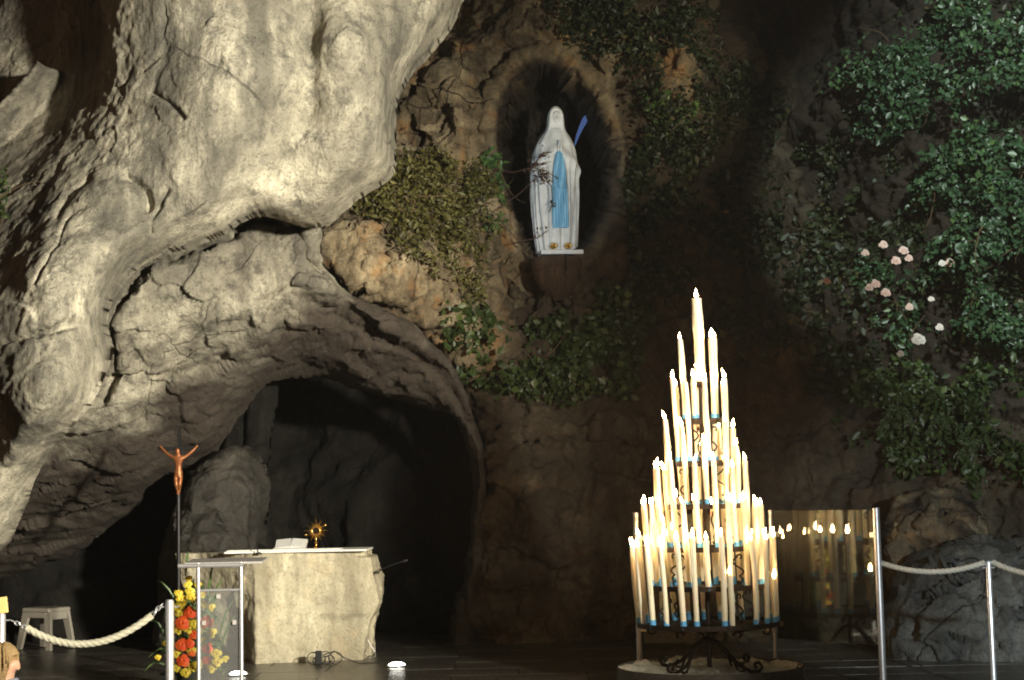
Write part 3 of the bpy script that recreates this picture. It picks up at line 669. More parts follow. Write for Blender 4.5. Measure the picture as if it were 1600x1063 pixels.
plant('ivy', 'broad curtain of ivy halfway up the right edge', 'ivy', (1560,460,18),
    [(1480,290,18.5,.35,.32),(1550,270,18.2,.4,.32),(1600,320,17.9,.4,.5),(1530,360,18.2,.45,.35),(1590,430,17.9,.35,.45),(1480,240,18.6,.3,.2),(1550,500,18,.35,.3),(1500,430,18.3,.3,.35)],
    15000, 0.070, 'leaf_ivy', 71, 0.09, 1.35, (0.10, 0.42), stems=12, width=0.72, droop=0.8)
plant('ivy', 'shadowy ivy low on the right edge under the rose bush', 'ivy', (1540,700,17.9),
    [(1400,620,18.8,.45,.4),(1480,600,18.4,.45,.4),(1560,620,18,.4,.45),(1440,700,18.4,.5,.28),(1560,720,17.8,.4,.3),(1340,640,19,.3,.4)], 6500, 0.085, 'leaf_green', 73, 0.03, 1.7, (0.04, 0.22), stems=8, width=0.65)
plant('small_plant', 'small green tuft growing on the rock at the left edge', 'plant', (5,300,15.1),
    [(4,290,15.15,.09,.15),(-2,330,15.0,.10,.1)], 240, 0.05, 'leaf_green', 79, -0.3, 2, (0.05, 0.08), follow=False, stems=3)

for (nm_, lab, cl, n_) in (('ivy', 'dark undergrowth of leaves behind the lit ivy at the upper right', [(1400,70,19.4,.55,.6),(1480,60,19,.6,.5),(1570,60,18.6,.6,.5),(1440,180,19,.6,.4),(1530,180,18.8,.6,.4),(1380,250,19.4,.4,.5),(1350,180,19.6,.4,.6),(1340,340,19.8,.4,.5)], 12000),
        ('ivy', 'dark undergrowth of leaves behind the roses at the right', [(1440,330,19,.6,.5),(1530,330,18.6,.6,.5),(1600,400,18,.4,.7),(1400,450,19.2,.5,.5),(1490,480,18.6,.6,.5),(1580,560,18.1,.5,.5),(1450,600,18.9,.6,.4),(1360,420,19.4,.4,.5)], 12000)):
    plant(nm_, lab, 'ivy', (cl[0][0], cl[0][1], cl[0][2]), cl, n_, 0.085, 'leaf_dark', 90 + n_ % 7 + len(lab), -0.6, 2.0, (0.0, 0.07), stems=3, width=0.7)  # dark leaf layer added so the gaps in the ivy read as shade

# roses
tr_, P = plant('rose_bush', 'climbing rose with pale pink blossoms on the right ivy', 'rose bush', (1430,560,18.4),
    [(1430,420,18.5,.42,.22),(1470,410,18.4,.3,.2),(1410,500,18.5,.28,.3),(1440,530,18.4,.22,.14),(1390,400,18.7,.2,.2)], 900, 0.085, 'leaf_ivy', 83, -0.05, 2.2, (0.15, 0.15), stems=8, width=0.6)
def blossom(c, r, mat, parent, name='blossom', seed=0, petals=14, face=(0, -1, 0.25)):
    g = np.random.default_rng(seed + 500); f = Vector(face).normalized(); V = []; F = []; tone = []
    x = f.cross(Vector((0, 0, 1))).normalized(); y = x.cross(f)
    for i in range(petals):
        ring = i / petals; a = i * 2.4 + g.uniform(-.2, .2); rr = r * (0.35 + 0.65 * ring); lift = r * 0.55 * (1 - ring)
        d = x * math.cos(a) + y * math.sin(a); sd = f.cross(d); b = len(V); w = rr * 0.55
        for (u, s_, h) in ((0.05, 0, -0.1), (0.6, -1, 0.3), (1.0, -0.55, 0.15), (1.0, 0.55, 0.15), (0.6, 1, 0.3)):
            V.append(Vector(c) + d * rr * u + sd * w * s_ * (0.8 + 0.3 * g.random()) + f * (lift + rr * h * g.uniform(0.6, 1.3)))
        F.append((b, b + 1, b + 2, b + 3, b + 4)); tone += [g.random()] * 5
    me = bpy.data.meshes.new(name); me.from_pydata([tuple(v) for v in V], [], F); me.update()
    a_ = me.attributes.new('tone', 'FLOAT', 'POINT'); a_.data.foreach_set('value', np.array(tone, np.float32))
    me.materials.append(MATS[mat])
    o = bpy.data.objects.new(name, me); COL.objects.link(o); return hold(o, parent) if parent is not None else o
for i, (px, py, r, m) in enumerate([(1380,383,.055,'petal_rose'),(1352,396,.05,'petal_rose'),(1412,392,.06,'petal_rose'),(1400,408,.06,'petal_rose'),(1420,404,.05,'petal_rose'),(1472,412,.045,'petal_white'),(1484,411,.06,'petal_rose'),
    (1384,458,.06,'petal_rose'),(1368,444,.06,'petal_rose'),(1358,450,.05,'petal_rose'),(1421,480,.05,'petal_rose'),(1455,468,.04,'petal_white'),(1468,512,.05,'petal_white'),(1435,531,.085,'petal_white'),(1407,553,.045,'petal_white'),(1292,440,.05,'petal_rose')]):
    blossom(at(px, py, 18.0), r, m, tr_, seed=i)

# fern fronds above the right boulder
def fern(px, py, Y, label, seed, n=9, L=0.45):
    t = thing('fern', at(px, py, Y), label, 'fern', 'ferns hanging on the right rock'); g = np.random.default_rng(seed)
    for i in range(n):
        a = g.uniform(-1.2, 1.2); p0 = Vector(t.location); pts = []
        for k in range(7):
            u = k / 6; pts.append(p0 + Vector((math.sin(a) * L * u * 0.6, -0.12 * u - 0.05, L * (0.35 * u - 0.9 * u * u))))
        Lp = []
        for k in range(1, 7):
            for s_ in np.linspace(0, 1, 5): Lp.append(np.array(pts[k - 1].lerp(pts[k], float(s_))))
        hold(leaf_mesh('frond', np.array(Lp), 0.055, 'leaf_green', t, seed * 20 + i, wild=0.35, width=0.3, droop=1.2), t)
    return t
fern(1400, 640, 18.2, 'drooping fern left of the others under the roses', 3)
fern(1470, 655, 18.0, 'drooping fern in the middle under the roses', 4)
fern(1520, 690, 17.8, 'drooping fern nearest the right edge above the boulder', 5)

# ------------------------------------------------------------------ statue in the niche
def grid_faces(nr, nc, wrap=True):
    return [(i * nc + k, i * nc + (k + 1) % nc, (i + 1) * nc + (k + 1) % nc, (i + 1) * nc + k) for i in range(nr - 1) for k in range(nc if wrap else nc - 1)]

SP = at(870, 401, 19.42)
st = thing('statue', SP, 'white robed praying woman statue with pale blue sash in the rock niche', 'statue')
ZT = [0.04, 0.12, 0.3, 0.54, 0.78, 0.98, 1.10, 1.18, 1.26, 1.32, 1.38, 1.43, 1.48, 1.52, 1.56, 1.60, 1.66, 1.72, 1.77, 1.81, 1.84, 1.85]
HW = [.235, .240, .258, .275, .282, .285, .280, .272, .262, .248, .225, .200, .168, .140, .120, .110, .106, .100, .088, .066, .036, .004]
DY = [.190, .190, .195, .200, .200, .205, .205, .202, .195, .185, .170, .155, .135, .120, .112, .108, .108, .104, .092, .070, .038, .004]
CX = [-.005, -.005, -.005, -.005, -.003, 0, 0, .002, .005, .008, .010, .013, .016, .018, .020, .022, .024, .025, .026, .026, .026, .026]
K_S = 0.975
zz = np.concatenate([np.linspace(0.04, 1.3, 50), np.linspace(1.31, 1.80, 34), np.linspace(1.805, 1.85, 8)]); NC = 96
V = []
for z in zz:
    hw, dy, cx = (float(np.interp(z, ZT, A_)) for A_ in (HW, DY, CX))
    low = max(0.0, min(1.0, (1.35 - z) / 0.6))
    for k in range(NC):
        a = 2 * math.pi * k / NC; fr = math.atan2(math.sin(a + math.pi / 2), math.cos(a + math.pi / 2))   # angle from the front
        fold = 0.062 * low * (math.cos(17 * a + 1.2 * math.sin(2.2 * z + 3 * a)) + 0.6 * math.cos(29 * a - 1.5 * z))
        fold += 0.020 * (1 - low) * math.cos(13 * a + 4 * z) * (1 if z < 1.5 else 0.4)
        for s_ in (-1, 1):   # mantle borders falling at both sides of the sash, and the forearms
            e = fr - s_ * (0.62 + 0.10 * z); fold += 0.085 * math.exp(-(e / 0.13) ** 2) * min(1, max(0, (1.25 - z) / 0.3))
            arm_z = 1.02 + 0.26 * (1 - abs(fr) / 1.25); e2 = (z - arm_z) / 0.07
            if abs(fr) < 1.3 and fr * s_ > 0: fold += 0.19 * math.exp(-e2 * e2) * (1 - 0.3 * abs(fr))
        if 1.56 < z < 1.80: fold += 0.16 * math.exp(-((abs(fr) - 0.75) / 0.22) ** 2) - 0.22 * math.exp(-(fr / 0.5) ** 2)
        if 1.35 < z <= 1.56: fold += 0.08 * math.exp(-((abs(fr) - 0.8) / 0.25) ** 2)
        r_ = 1 + fold
        V.append(((cx + hw * r_ * math.cos(a)) * K_S, dy * r_ * math.sin(a) * K_S, z * K_S))
m = MB(); m.add(V, grid_faces(len(zz), NC) + [tuple(range(NC - 1, -1, -1)), tuple(range((len(zz) - 1) * NC, len(zz) * NC))])
m.build('robe', 'statue_marble', st)
fm = MB(); segs, rows = 28, 22; V = []
for i in range(rows):
    ph = math.pi * (i + 0.05) / (rows - 0.9)
    for k in range(segs):
        a = 2 * math.pi * k / segs; x, y, z = math.sin(ph) * math.cos(a), math.sin(ph) * math.sin(a), -math.cos(ph)
        jaw = 1.0 - 0.22 * max(0, -z) ** 1.5; d = 1.0
        if y < 0:
            d += 0.32 * math.exp(-(x / 0.13) ** 2 - ((z + 0.10) / 0.22) ** 2)            # nose
            d += 0.10 * math.exp(-(x / 0.25) ** 2 - ((z + 0.52) / 0.07) ** 2)            # lips
            d += 0.06 * math.exp(-(x / 0.25) ** 2 - ((z + 0.85) / 0.14) ** 2)            # chin
            for s_ in (-1, 1): d -= 0.20 * math.exp(-((x - s_ * 0.38) / 0.17) ** 2 - ((z - 0.10) / 0.12) ** 2)   # eye sockets
        V.append((0.025 + 0.062 * x * jaw, -0.042 + 0.072 * y * d, 1.650 + 0.092 * z))
fm.add(V, grid_faces(rows, segs)); fm.build('face', 'statue_marble', st)
MB().tube([(0.022, -0.03, 1.50), (0.024, -0.03, 1.60)], [0.058, 0.046], 16).build('neck', 'statue_marble', st)
for s_ in (-1, 1):   # hands pressed together, fingers up
    hm = MB()
    hm.ball((0.035 + s_ * 0.016, -0.215, 1.235), (0.017, 0.034, 0.050))
    for q in range(4):
        y0 = -0.240 + q * 0.016; L = (0.075, 0.085, 0.080, 0.062)[q]
        hm.tube([(0.035 + s_ * 0.014, y0, 1.265), (0.036 + s_ * 0.010, y0 - 0.004, 1.265 + L * 0.55), (0.038 + s_ * 0.006, y0 - 0.002, 1.265 + L)], [0.0085, 0.008, 0.005], 7)
    hm.tube([(0.035 + s_ * 0.018, -0.20, 1.24), (0.036 + s_ * 0.016, -0.185, 1.275), (0.037 + s_ * 0.010, -0.182, 1.300)], [0.010, 0.009, 0.006], 7)
    hm.build('hand', 'statue_marble', st)
def ribbon(name, rows_):   # (z, half width, forward offset)
    n = 25; V = []
    for z, w, off in rows_:
        dy = float(np.interp(z, ZT, DY))
        for k in range(n):
            u = -1 + 2 * k / (n - 1); x = 0.028 + u * w * 1.2
            y = -dy * 1.02 - off - 0.012 * math.cos(5.5 * math.pi * u + z * 3) + 0.03 * u * u
            V.append((x * K_S, y * K_S, z * K_S))
    nr = len(rows_); f = grid_faces(nr, n, False)
    m = MB(); m.add(V, f); o = m.build(name, 'statue_blue', st)
    so = o.modifiers.new('solid', 'SOLIDIFY'); so.thickness = 0.02; so.offset = 0
    return o
sash = ribbon('sash', [(1.245, .020, .030), (1.20, .034, .040), (1.10, .050, .045), (0.98, .060, .048), (0.88, .062, .050), (0.80, .050, .048), (0.76, .026, .040)])
ribbon('sash_tail', [(0.98, .055, .015), (0.9, .065, .022), (0.80, .074, .026), (0.65, .076, .030), (0.50, .077, .030), (0.38, .078, .030), (0.33, .074, .030), (0.315, .066, .028)])
for s_ in (-1, 1):
    fr_ = MB(); fr_.ball((0.02 + s_ * 0.085, -0.205, 0.085), (0.045, 0.05, 0.028), 12, 7)
    for q in range(6):
        a = q * 1.05; fr_.ball((0.02 + s_ * 0.085 + 0.03 * math.cos(a), -0.235, 0.095 + 0.022 * math.sin(a)), (0.016, 0.012, 0.014), 8, 5)
    fr_.build('gilded_rose', 'gold', st)
bevel(MB().box((0.035, -0.03, 0.02), (0.50, 0.42, 0.052)).build('plinth', 'statue_marble', st, False), 0.008)
st.rotation_euler = (0, 0, R(6))

pd = thing('pedestal', at(868, 405, 19.22), 'brown stone pedestal under the statue with a faint carved inscription', 'pedestal')
pm = MB(); nv = 24; prof = [(0.0, 0.30), (-0.06, 0.31), (-0.14, 0.29), (-0.28, 0.25), (-0.42, 0.17), (-0.50, 0.06)]
V = []
for z, hw in prof:
    for k in range(nv + 1):
        a = math.pi + math.pi * k / nv; V.append((hw * math.cos(a), 0.02 + 0.30 * math.sin(a) * (hw / 0.3) ** 0.5, z))
f = grid_faces(len(prof), nv + 1, False) + [tuple(range(nv + 1))]
pm.add(V, f); o = pm.build('block', 'pedestal_stone' if 'pedestal_stone' in MATS else 'iron', pd)
rock_material('pedestal_stone', srgb(104, 82, 64), srgb(84, 66, 51), srgb(56, 45, 36)); o.data.materials[0] = MATS['pedestal_stone']
def text_part(body, size, loc, parent, mat, bend=0.0):
    cu = bpy.data.curves.new('inscription', 'FONT'); cu.body = body; cu.size = size; cu.align_x = 'CENTER'; cu.extrude = 0.003
    to = bpy.data.objects.new('tmp', cu); COL.objects.link(to)
    dg = bpy.context.evaluated_depsgraph_get(); me = bpy.data.meshes.new_from_object(to.evaluated_get(dg)); bpy.data.objects.remove(to)
    co = np.empty(len(me.vertices) * 3); me.vertices.foreach_get('co', co); co = co.reshape(-1, 3)
    hw = 0.28; x = co[:, 0]; out = np.stack([x, 0.02 - 0.27 * np.sqrt(np.clip(1 - (x / hw) ** 2, 0.02, 1)) - 0.018 - co[:, 2], co[:, 1] + bend * x * x], 1)
    me.vertices.foreach_set('co', out.ravel()); me.materials.clear()
    o = link('inscription', me, mat, parent, False); o.location = loc; return o
simple('dull_gilding', srgb(112, 86, 54), 0.5, 0.3)
text_part('QUE SOY ERA', 0.062, (0, 0, -0.13), pd, 'dull_gilding', 0.5)
text_part('IMMACULADA', 0.055, (0, 0.012, -0.22), pd, 'dull_gilding', 0.6)
text_part('COUNCEPCIOU', 0.048, (0, 0.032, -0.30), pd, 'dull_gilding', 0.7)

# rock sliver made to glow in place of blue light, behind the statue
bl = thing('blue_lit_rock', at(914, 188, 19.75), 'rock sliver with blue light put in as glow behind the right shoulder of the statue', 'lamp')
MB().tube([(0.012, 0, 0.055), (0.010, 0, 0.045), (0.004, 0, 0.02), (-0.012, 0, -0.02), (-0.045, 0.01, -0.08), (-0.09, 0.02, -0.18), (-0.13, 0.02, -0.30)], [0.004, 0.018, 0.030, 0.034, 0.028, 0.020, 0.008], 12).build('tube', 'blue_lit_glow', bl)
MB().tube([(0.015, 0.05, 0.06), (0.01, 0.055, 0.0), (-0.05, 0.06, -0.08), (-0.10, 0.06, -0.18), (-0.14, 0.05, -0.30)], [0.02] * 5, 8).build('holder', 'black_metal', bl)  # dark backing made up along with the glowing sliver
# dried twig across the statue
tw = thing('dried_twig', at(830, 262, 19.0), 'thin dried vine with dark brown leaves crossing in front of the statue', 'twig')
P = []
for pts in ([(770,262,18.8),(800,270,18.95),(832,262,19.05),(850,266,19.1),(872,280,19.1)], [(832,262,19.05),(846,240,19.1),(862,238,19.1)], [(775,330,18.8),(815,300,19.0),(845,270,19.1),(862,292,19.1)], [(862,292,19.1),(863,318,19.12),(858,332,19.12)], [(800,380,19),(840,372,19.1),(856,360,19.12)]):
    hold(MB().tube([at(*p) for p in pts], 0.006, 5).build('stem', 'dry_twig'), tw)
for px, py, n, s_ in [(843,268,60,16),(850,240,8,9),(862,322,7,6),(842,363,8,10),(856,285,8,8)]:
    for _ in range(n): P.append(np.array(at(px + rng.normal(0, s_ * .6), py + rng.normal(0, s_ * .6), 19.1)))
simple_leaf = leaf_material('leaf_dry', [(0.0, (0.05, 0.025, 0.018)), (1.0, (0.10, 0.055, 0.04))], 0.6)
hold(leaf_mesh('dry_leaves', np.array(P), 0.05, 'leaf_dry', tw, 88, wild=0.7), tw)

# ------------------------------------------------------------------ candle tree
S = at(1109, 1050, 13.7); SX, SY = S.x, S.y
def ring_z(py): return at(1105, py, 13.7).z
cs = thing('candle_stand', (SX, SY, 0), 'tall tiered wrought iron candle stand in front of the glass barrier', 'candle stand')
TRAY_R, TRAY_H = 0.75, 0.185
MB().lathe([(TRAY_R - 0.03, 0.0), (TRAY_R, 0.0), (TRAY_R, TRAY_H), (TRAY_R - 0.012, TRAY_H), (TRAY_R - 0.014, 0.12), (0.0, 0.12)], seg=72).build('base_tray', 'tray_steel', cs)
wm = MB(); nr, nc = 16, 96; V = []
g = np.random.default_rng(5)
for i in range(nr):
    r_ = TRAY_R * 0.985 * i / (nr - 1)
    for k in range(nc):
        a = 2 * math.pi * k / nc; V.append((r_ * math.cos(a), r_ * math.sin(a), 0))
V = np.array(V); V[:, 2] = 0.145 + 0.06 * np.clip(fbm(V, 7, 4, 0.6, 3), -0.4, 1) + 0.03 * np.clip((np.hypot(V[:, 0], V[:, 1]) - 0.5) / 0.25, 0, 1)
wm.add(V, grid_faces(nr, nc)); wm.build('melted_wax', 'wax_spill', cs)
tiers = [(974, .555, 23, 'lowest'), (916, .445, 17, 'second lowest'), (857, .350, 13, 'third lowest'), (791, .270, 10, 'fourth lowest'), (724, .200, 8, 'second highest'), (658, .130, 5, 'highest')]
RZ = [ring_z(t[0]) for t in tiers]
TOPZ = ring_z(600)
MB().tube([(0, 0, 0.07), (0, 0, TOPZ)], 0.020, 10).build('central_pole', 'iron', cs)
for (py, r, n, nm), z in zip(tiers, RZ):
    w = 0.055
    shelf = MB().lathe([(r - w, z - 0.018), (r + 0.024, z - 0.022), (r + 0.028, z + 0.018), (r + 0.020, z + 0.018), (r + 0.018, z - 0.010), (r - w, z - 0.010)], seg=64).build('ring_shelf', 'iron', cs)
    for q in range(4):
        a = R(20 + 90 * q); MB().tube([(0.015 * math.cos(a), 0.015 * math.sin(a), z - 0.014), ((r - 0.03) * math.cos(a), (r - 0.03) * math.sin(a), z - 0.014)], 0.007, 6).build('spoke', 'iron', shelf)
def scroll(r0, z0, r1, z1, a, rad=0.009, curl=0.05, name='scroll'):
    """an S-shaped strut in the vertical plane at angle a, with a curl at each end"""
    pts = []
    for i in range(13):
        t = i / 12 * 1.5 * math.pi; q = curl * (0.35 + 0.65 * i / 12)
        pts.append((r0 - curl + q * math.cos(t + math.pi) + curl * 0.3, z0 + q * math.sin(t + math.pi)))
    x0, y0 = pts[-1]
    for i in range(1, 12):
        u = i / 12; sft = math.sin(u * 2 * math.pi) * 0.045
        pts.append((x0 + (r1 - x0) * u + sft, y0 + (z1 - y0) * u))
    for i in range(11):
        t = i / 10 * 1.4 * math.pi; q = curl * 0.8 * (1 - 0.6 * i / 10)
        pts.append((r1 + curl * 0.8 - q * math.cos(t), z1 + q * math.sin(t)))
    return MB().tube([(x * math.cos(a), x * math.sin(a), z) for x, z in pts], rad, 6).build(name, 'iron', cs)
for q in range(4):   # feet and big struts below the lowest ring
    a = R(-70 + 90 * q + 25)
    MB().tube([(x * math.cos(a), x * math.sin(a), z) for x, z in [(0.02, 0.40), (0.10, 0.37), (0.20, 0.29), (0.30, 0.20), (0.42, 0.155), (0.50, 0.165), (0.53, 0.20), (0.50, 0.235), (0.46, 0.225), (0.455, 0.20), (0.475, 0.19)]], 0.014, 7).build('foot', 'iron', cs)
    MB().tube([(x * math.cos(a), x * math.sin(a), z) for x, z in [(0.24, 0.25), (0.27, 0.19), (0.29, 0.155), (0.34, 0.15), (0.36, 0.18), (0.33, 0.21), (0.30, 0.195)]], 0.010, 6).build('foot_curl', 'iron', cs)
    scroll(0.50, RZ[0] - 0.06, 0.20, RZ[0] - 0.10, a + 0.5, 0.010, 0.05)
for k in range(5):
    for q in range(4):
        scroll(tiers[k][1] - 0.10, RZ[k] + 0.05, tiers[k + 1][1] - 0.05, RZ[k + 1] - 0.07, R(-60 + 90 * q + 18 * k), 0.007, 0.035)
MB().lathe([(0.02, TOPZ - 0.03), (0.055, TOPZ - 0.01), (0.062, TOPZ + 0.02), (0.02, TOPZ + 0.02)], seg=20).build('top_cup', 'iron', cs)

def make_candle(x, y, z, L, r, lean, seed, lit, label, blue=True):
    g = np.random.default_rng(seed)
    t = thing('candle', (x, y, z), label, 'candle', 'candles burning on the tiered stand')
    lx, ly = lean; n = 9; pts = []; rad = []
    bx, by = g.normal(0, 0.006, 2)
    for i in range(n):
        u = i / (n - 1); pts.append((lx * L * u + bx * math.sin(u * 3), ly * L * u + by * math.sin(u * 3), L * u))
        rad.append(r * (1.0 + g.uniform(-0.05, 0.06)) * (0.93 if i == n - 1 else 1.0))
    m = MB(); m.tube(pts, rad, 12); stick = m.build('wax_stick', 'wax', t)
    for k in range(g.integers(1, 4)):   # wax runs
        a = g.uniform(0, 6.28); u0 = g.uniform(0.55, 0.97); u1 = max(0.1, u0 - g.uniform(0.08, 0.4)); P_ = []
        for u in np.linspace(u0, u1, 6):
            P_.append((lx * L * u + bx * math.sin(u * 3) + r * 0.97 * math.cos(a), ly * L * u + by * math.sin(u * 3) + r * 0.97 * math.sin(a), L * u))
        MB().tube(P_, [0.003, 0.0045, 0.005, 0.0055, 0.0075, 0.004], 6).build('wax_drip', 'wax', stick)
    if blue:
        hb = 0.065; MB().tube([(0, 0, 0.0), (lx * hb * 0.5, ly * hb * 0.5, hb * 0.5), (lx * hb, ly * hb, hb)], [r * 1.10, r * 1.10, r * 1.07], 12).build('blue_foot', 'blue_wax', t)
    tip = Vector(pts[-1])
    MB().tube([tip, tip + Vector((0.001, 0, 0.014))], 0.0018, 5).build('wick', 'black_rubber', t)
    if lit:
        s_ = g.uniform(0.85, 1.2) * (1.35 if r > 0.03 else 1.0); sw = g.normal(0, 0.003); V = []
        prof = [(0.002, 0.002), (0.0085, 0.010), (0.0120, 0.019), (0.0110, 0.029), (0.0075, 0.042), (0.0035, 0.055), (0.0006, 0.066)]
        for rr, hz in prof:
            for k in range(8): V.append((rr * s_ * math.cos(k * math.pi / 4) + sw * (hz / 0.03) ** 1.6 - 0.10 * hz, rr * s_ * math.sin(k * math.pi / 4), hz * s_))
        fl = MB().add(V, grid_faces(len(prof), 8) + [tuple(range(7, -1, -1)), tuple(range(48, 56))]).build('flame', 'flame', t); fl.location = tip + Vector((0, 0, 0.004))
    return t
ORD = ['first', 'second', 'third', 'fourth', 'fifth', 'sixth', 'seventh', 'eighth', 'ninth', 'tenth', 'eleventh', 'twelfth', 'thirteenth', 'fourteenth', 'fifteenth', 'sixteenth']
seed = 100
for ti, ((py, r, n, nm), z) in enumerate(zip(tiers, RZ)):
    spots = []
    for k in range(n):
        a = 2 * math.pi * (k + 0.3 * (ti % 2)) / n + rng.normal(0, 0.06) + 0.1
        spots.append((r * math.cos(a), r * math.sin(a)))
    for side in ('front', 'back'):
        sub = sorted([p for p in spots if (p[1] <= 0) == (side == 'front')])
        for j, (x, y) in enumerate(sub):
            seed += 1
            L = rng.uniform(0.63, 0.73) if rng.random() > 0.16 else rng.uniform(0.34, 0.55)
            lit = rng.random() > 0.05
            lean = (-0.018 + 0.025 * x / max(r, 0.2) + rng.normal(0, 0.010) - (0.02 if x < -0.15 else 0), rng.normal(0, 0.010))
            make_candle(SX + x, SY + y, z - 0.009, L, rng.uniform(0.0200, 0.0245), lean, seed, lit,
                f'{"lit" if lit else "unlit"} white candle on the {nm} ring, {ORD[j]} from the left along the {side}')
make_candle(SX, SY, TOPZ + 0.012, at(1090, 458, 13.7).z - TOPZ - 0.06, 0.043, (-0.02, 0), 999, True, 'thick tall lit candle crowning the very top of the stand', False)

# ------------------------------------------------------------------ glass barrier behind the candle tree
gbp = [at(996, 900, 14.55), at(1207, 900, 14.3), at(1373, 900, 13.4)]
gbp = [Vector((p.x, p.y, 0)) for p in gbp]; GH = 1.42
gb = thing('glass_barrier', gbp[0], 'clear glass barrier with chrome posts behind the candle stand', 'barrier')
for i, p in enumerate(gbp):
    r_ = (0.024, 0.016, 0.028)[i]
    hold(MB().tube([p, p + Vector((0, 0, GH + 0.01 * (i == 2)))], r_, 14).build('post', 'chrome'), gb)
    hold(MB().lathe([(0.07, 0), (0.07, 0.012), (0.02, 0.014)], tuple(p), 20).build('post_foot', 'chrome'), gb)
for a, b, z0, z1 in ((gbp[0], gbp[1], 0.30, GH - 0.02), (gbp[1], gbp[2], 0.34, GH - 0.005)):
    d = (b - a); L = d.length; d.normalize(); c = (a + b) / 2 + Vector((0, 0, (z0 + z1) / 2))
    rot = Matrix.Rotation(math.atan2(d.y, d.x), 3, 'Z')
    pn = hold(MB().box(c, (L - 0.085, 0.010, z1 - z0), rot).build('pane', 'clear_glass', None, False), gb)
    for e_, sg in ((a, 1), (b, -1)):
        for z in (z0 + 0.12, z1 - 0.20):
            hold(MB().box(e_ + d * sg * 0.040 + Vector((0, 0, z)), (0.05, 0.03, 0.04), rot).build('clamp', 'chrome', None, False), gb)

# ------------------------------------------------------------------ rope barriers
def twisted_rope(name, a, b, sag, rad, label, mat, strands=3, turns=18, group='ropes between the barrier posts'):
    a, b = Vector(a), Vector(b); n = int(turns * 9); pts = []
    for i in range(n + 1):
        u = i / n; p = a.lerp(b, u); p.z -= sag * 4 * u * (1 - u); pts.append(p)
    t = thing('rope', a, label, 'rope', group); seg = 18; V = []
    for i, p in enumerate(pts):
        tg = (pts[min(i + 1, n)] - pts[max(i - 1, 0)]).normalized(); x = tg.cross(Vector((0, 0, 1))).normalized(); y = x.cross(tg)
        for k in range(seg):
            th = 2 * math.pi * k / seg; q = rad * (0.80 + 0.22 * abs(math.cos(0.5 * strands * (th + turns * 2 * math.pi / strands * i / n))))
            V.append(p + (x * math.cos(th) + y * math.sin(th)) * q)
    m = MB(); m.add(V, grid_faces(n + 1, seg) + [tuple(range(seg - 1, -1, -1)), tuple(range(n * seg, (n + 1) * seg))])
    hold(m.build('cord', mat), t); return t, pts
def chain_link(t, c, d, R_=0.016, r=0.0035, tw=0.0):
    d = Vector(d).normalized(); up = Vector((0, 0, 1)); x = d.cross(up).normalized(); y = x.cross(d); s_ = x * math.cos(tw) + y * math.sin(tw)
    hold(MB().tube([Vector(c) + d * R_ * 1.35 * math.cos(q * math.pi / 8) + s_ * R_ * 0.8 * math.sin(q * math.pi / 8) for q in range(17)], r, 6, False).build('chain_link', 'chrome'), t)
def stanchion(px, py, Y, rad, label, cap=True):
    top = at(px, py, Y); t = thing('barrier_post', (top.x, top.y, 0), label, 'post', 'slim metal posts of the rope barriers'); h = top.z
    MB().tube([(0, 0, 0), (0, 0, h - 0.012), (0, 0, h)], [rad, rad, rad * 0.75], 16).build('shaft', 'chrome', t)
    MB().lathe([(0.15, 0), (0.15, 0.012), (0.03, 0.03)], seg=28).build('base', 'chrome', t)
    MB().tube([(rad * 0.8, 0, h - 0.05), (rad * 2.2, 0, h - 0.05)], 0.006, 6).build('hook', 'chrome', t)
    MB().tube([(-rad * 0.8, 0, h - 0.05), (-rad * 2.2, 0, h - 0.05)], 0.006, 6).build('hook', 'chrome', t)
    return t, top
YL = 11.6
_, topL = stanchion(265, 937, YL, 0.030, 'silver barrier post beside the flower arrangement')
_, topE = stanchion(2, 958, YL, 0.030, 'silver barrier post cut by the left edge, carrying a cream card')
a = topE + Vector((0.075, 0, -0.055)); b = topL - Vector((0.055, 0, 0.035))
da = Vector((0.10, 0, -0.05)); db = Vector((-0.07, 0, -0.07))
rp, pts = twisted_rope('rope', a + da, b + db, 0.15, 0.026, 'thick cream twisted rope hanging between the two left posts', 'rope_fibre', 3, 20)
for k in range(4):
    chain_link(rp, a + da * (k / 4 + 0.1), da, tw=1.57 * (k % 2)); chain_link(rp, b + db * (k / 4 + 0.1), db, tw=1.57 * (k % 2))
cd = thing('sign_card', topE, 'small cream card standing on top of the leftmost barrier post', 'sign')
bevel(MB().box((-0.03, -0.01, 0.05), (0.15, 0.03, 0.11), Matrix.Rotation(R(-6), 3, 'Y')).build('card', 'sign_card', cd, False), 0.004)
MB().box((-0.03, 0.0, -0.002), (0.10, 0.035, 0.02)).build('holder', 'chrome', cd, False)
_, topR = stanchion(1544, 877, 12.9, 0.022, 'thin silver barrier post in front of the grey boulder')
p2 = gbp[2] + Vector((0.03, 0, at(1382, 880, 13.4).z)); p3 = topR + Vector((-0.03, 0, -0.01))
rp, _ = twisted_rope('rope', p2, p3, 0.07, 0.022, 'grey twisted rope from the glass barrier to the thin post', 'rope_grey', 3, 22)
chain_link(rp, p2 + Vector((-0.01, 0, 0.0)), (1, 0, -0.3))
q = at(1680, 892, 12.2); rp, _ = twisted_rope('rope', topR + Vector((0.04, 0, -0.01)), q, 0.06, 0.022, 'grey twisted rope running off the right edge from the thin post', 'rope_grey', 3, 16)
chain_link(rp, topR + Vector((0.02, 0, -0.005)), (1, 0, -0.3))

# ------------------------------------------------------------------ altar
YA = 16.7
al = thing('altar', floor_at(485, 1032), 'massive rough hewn cream stone altar block in front of the cave', 'altar')
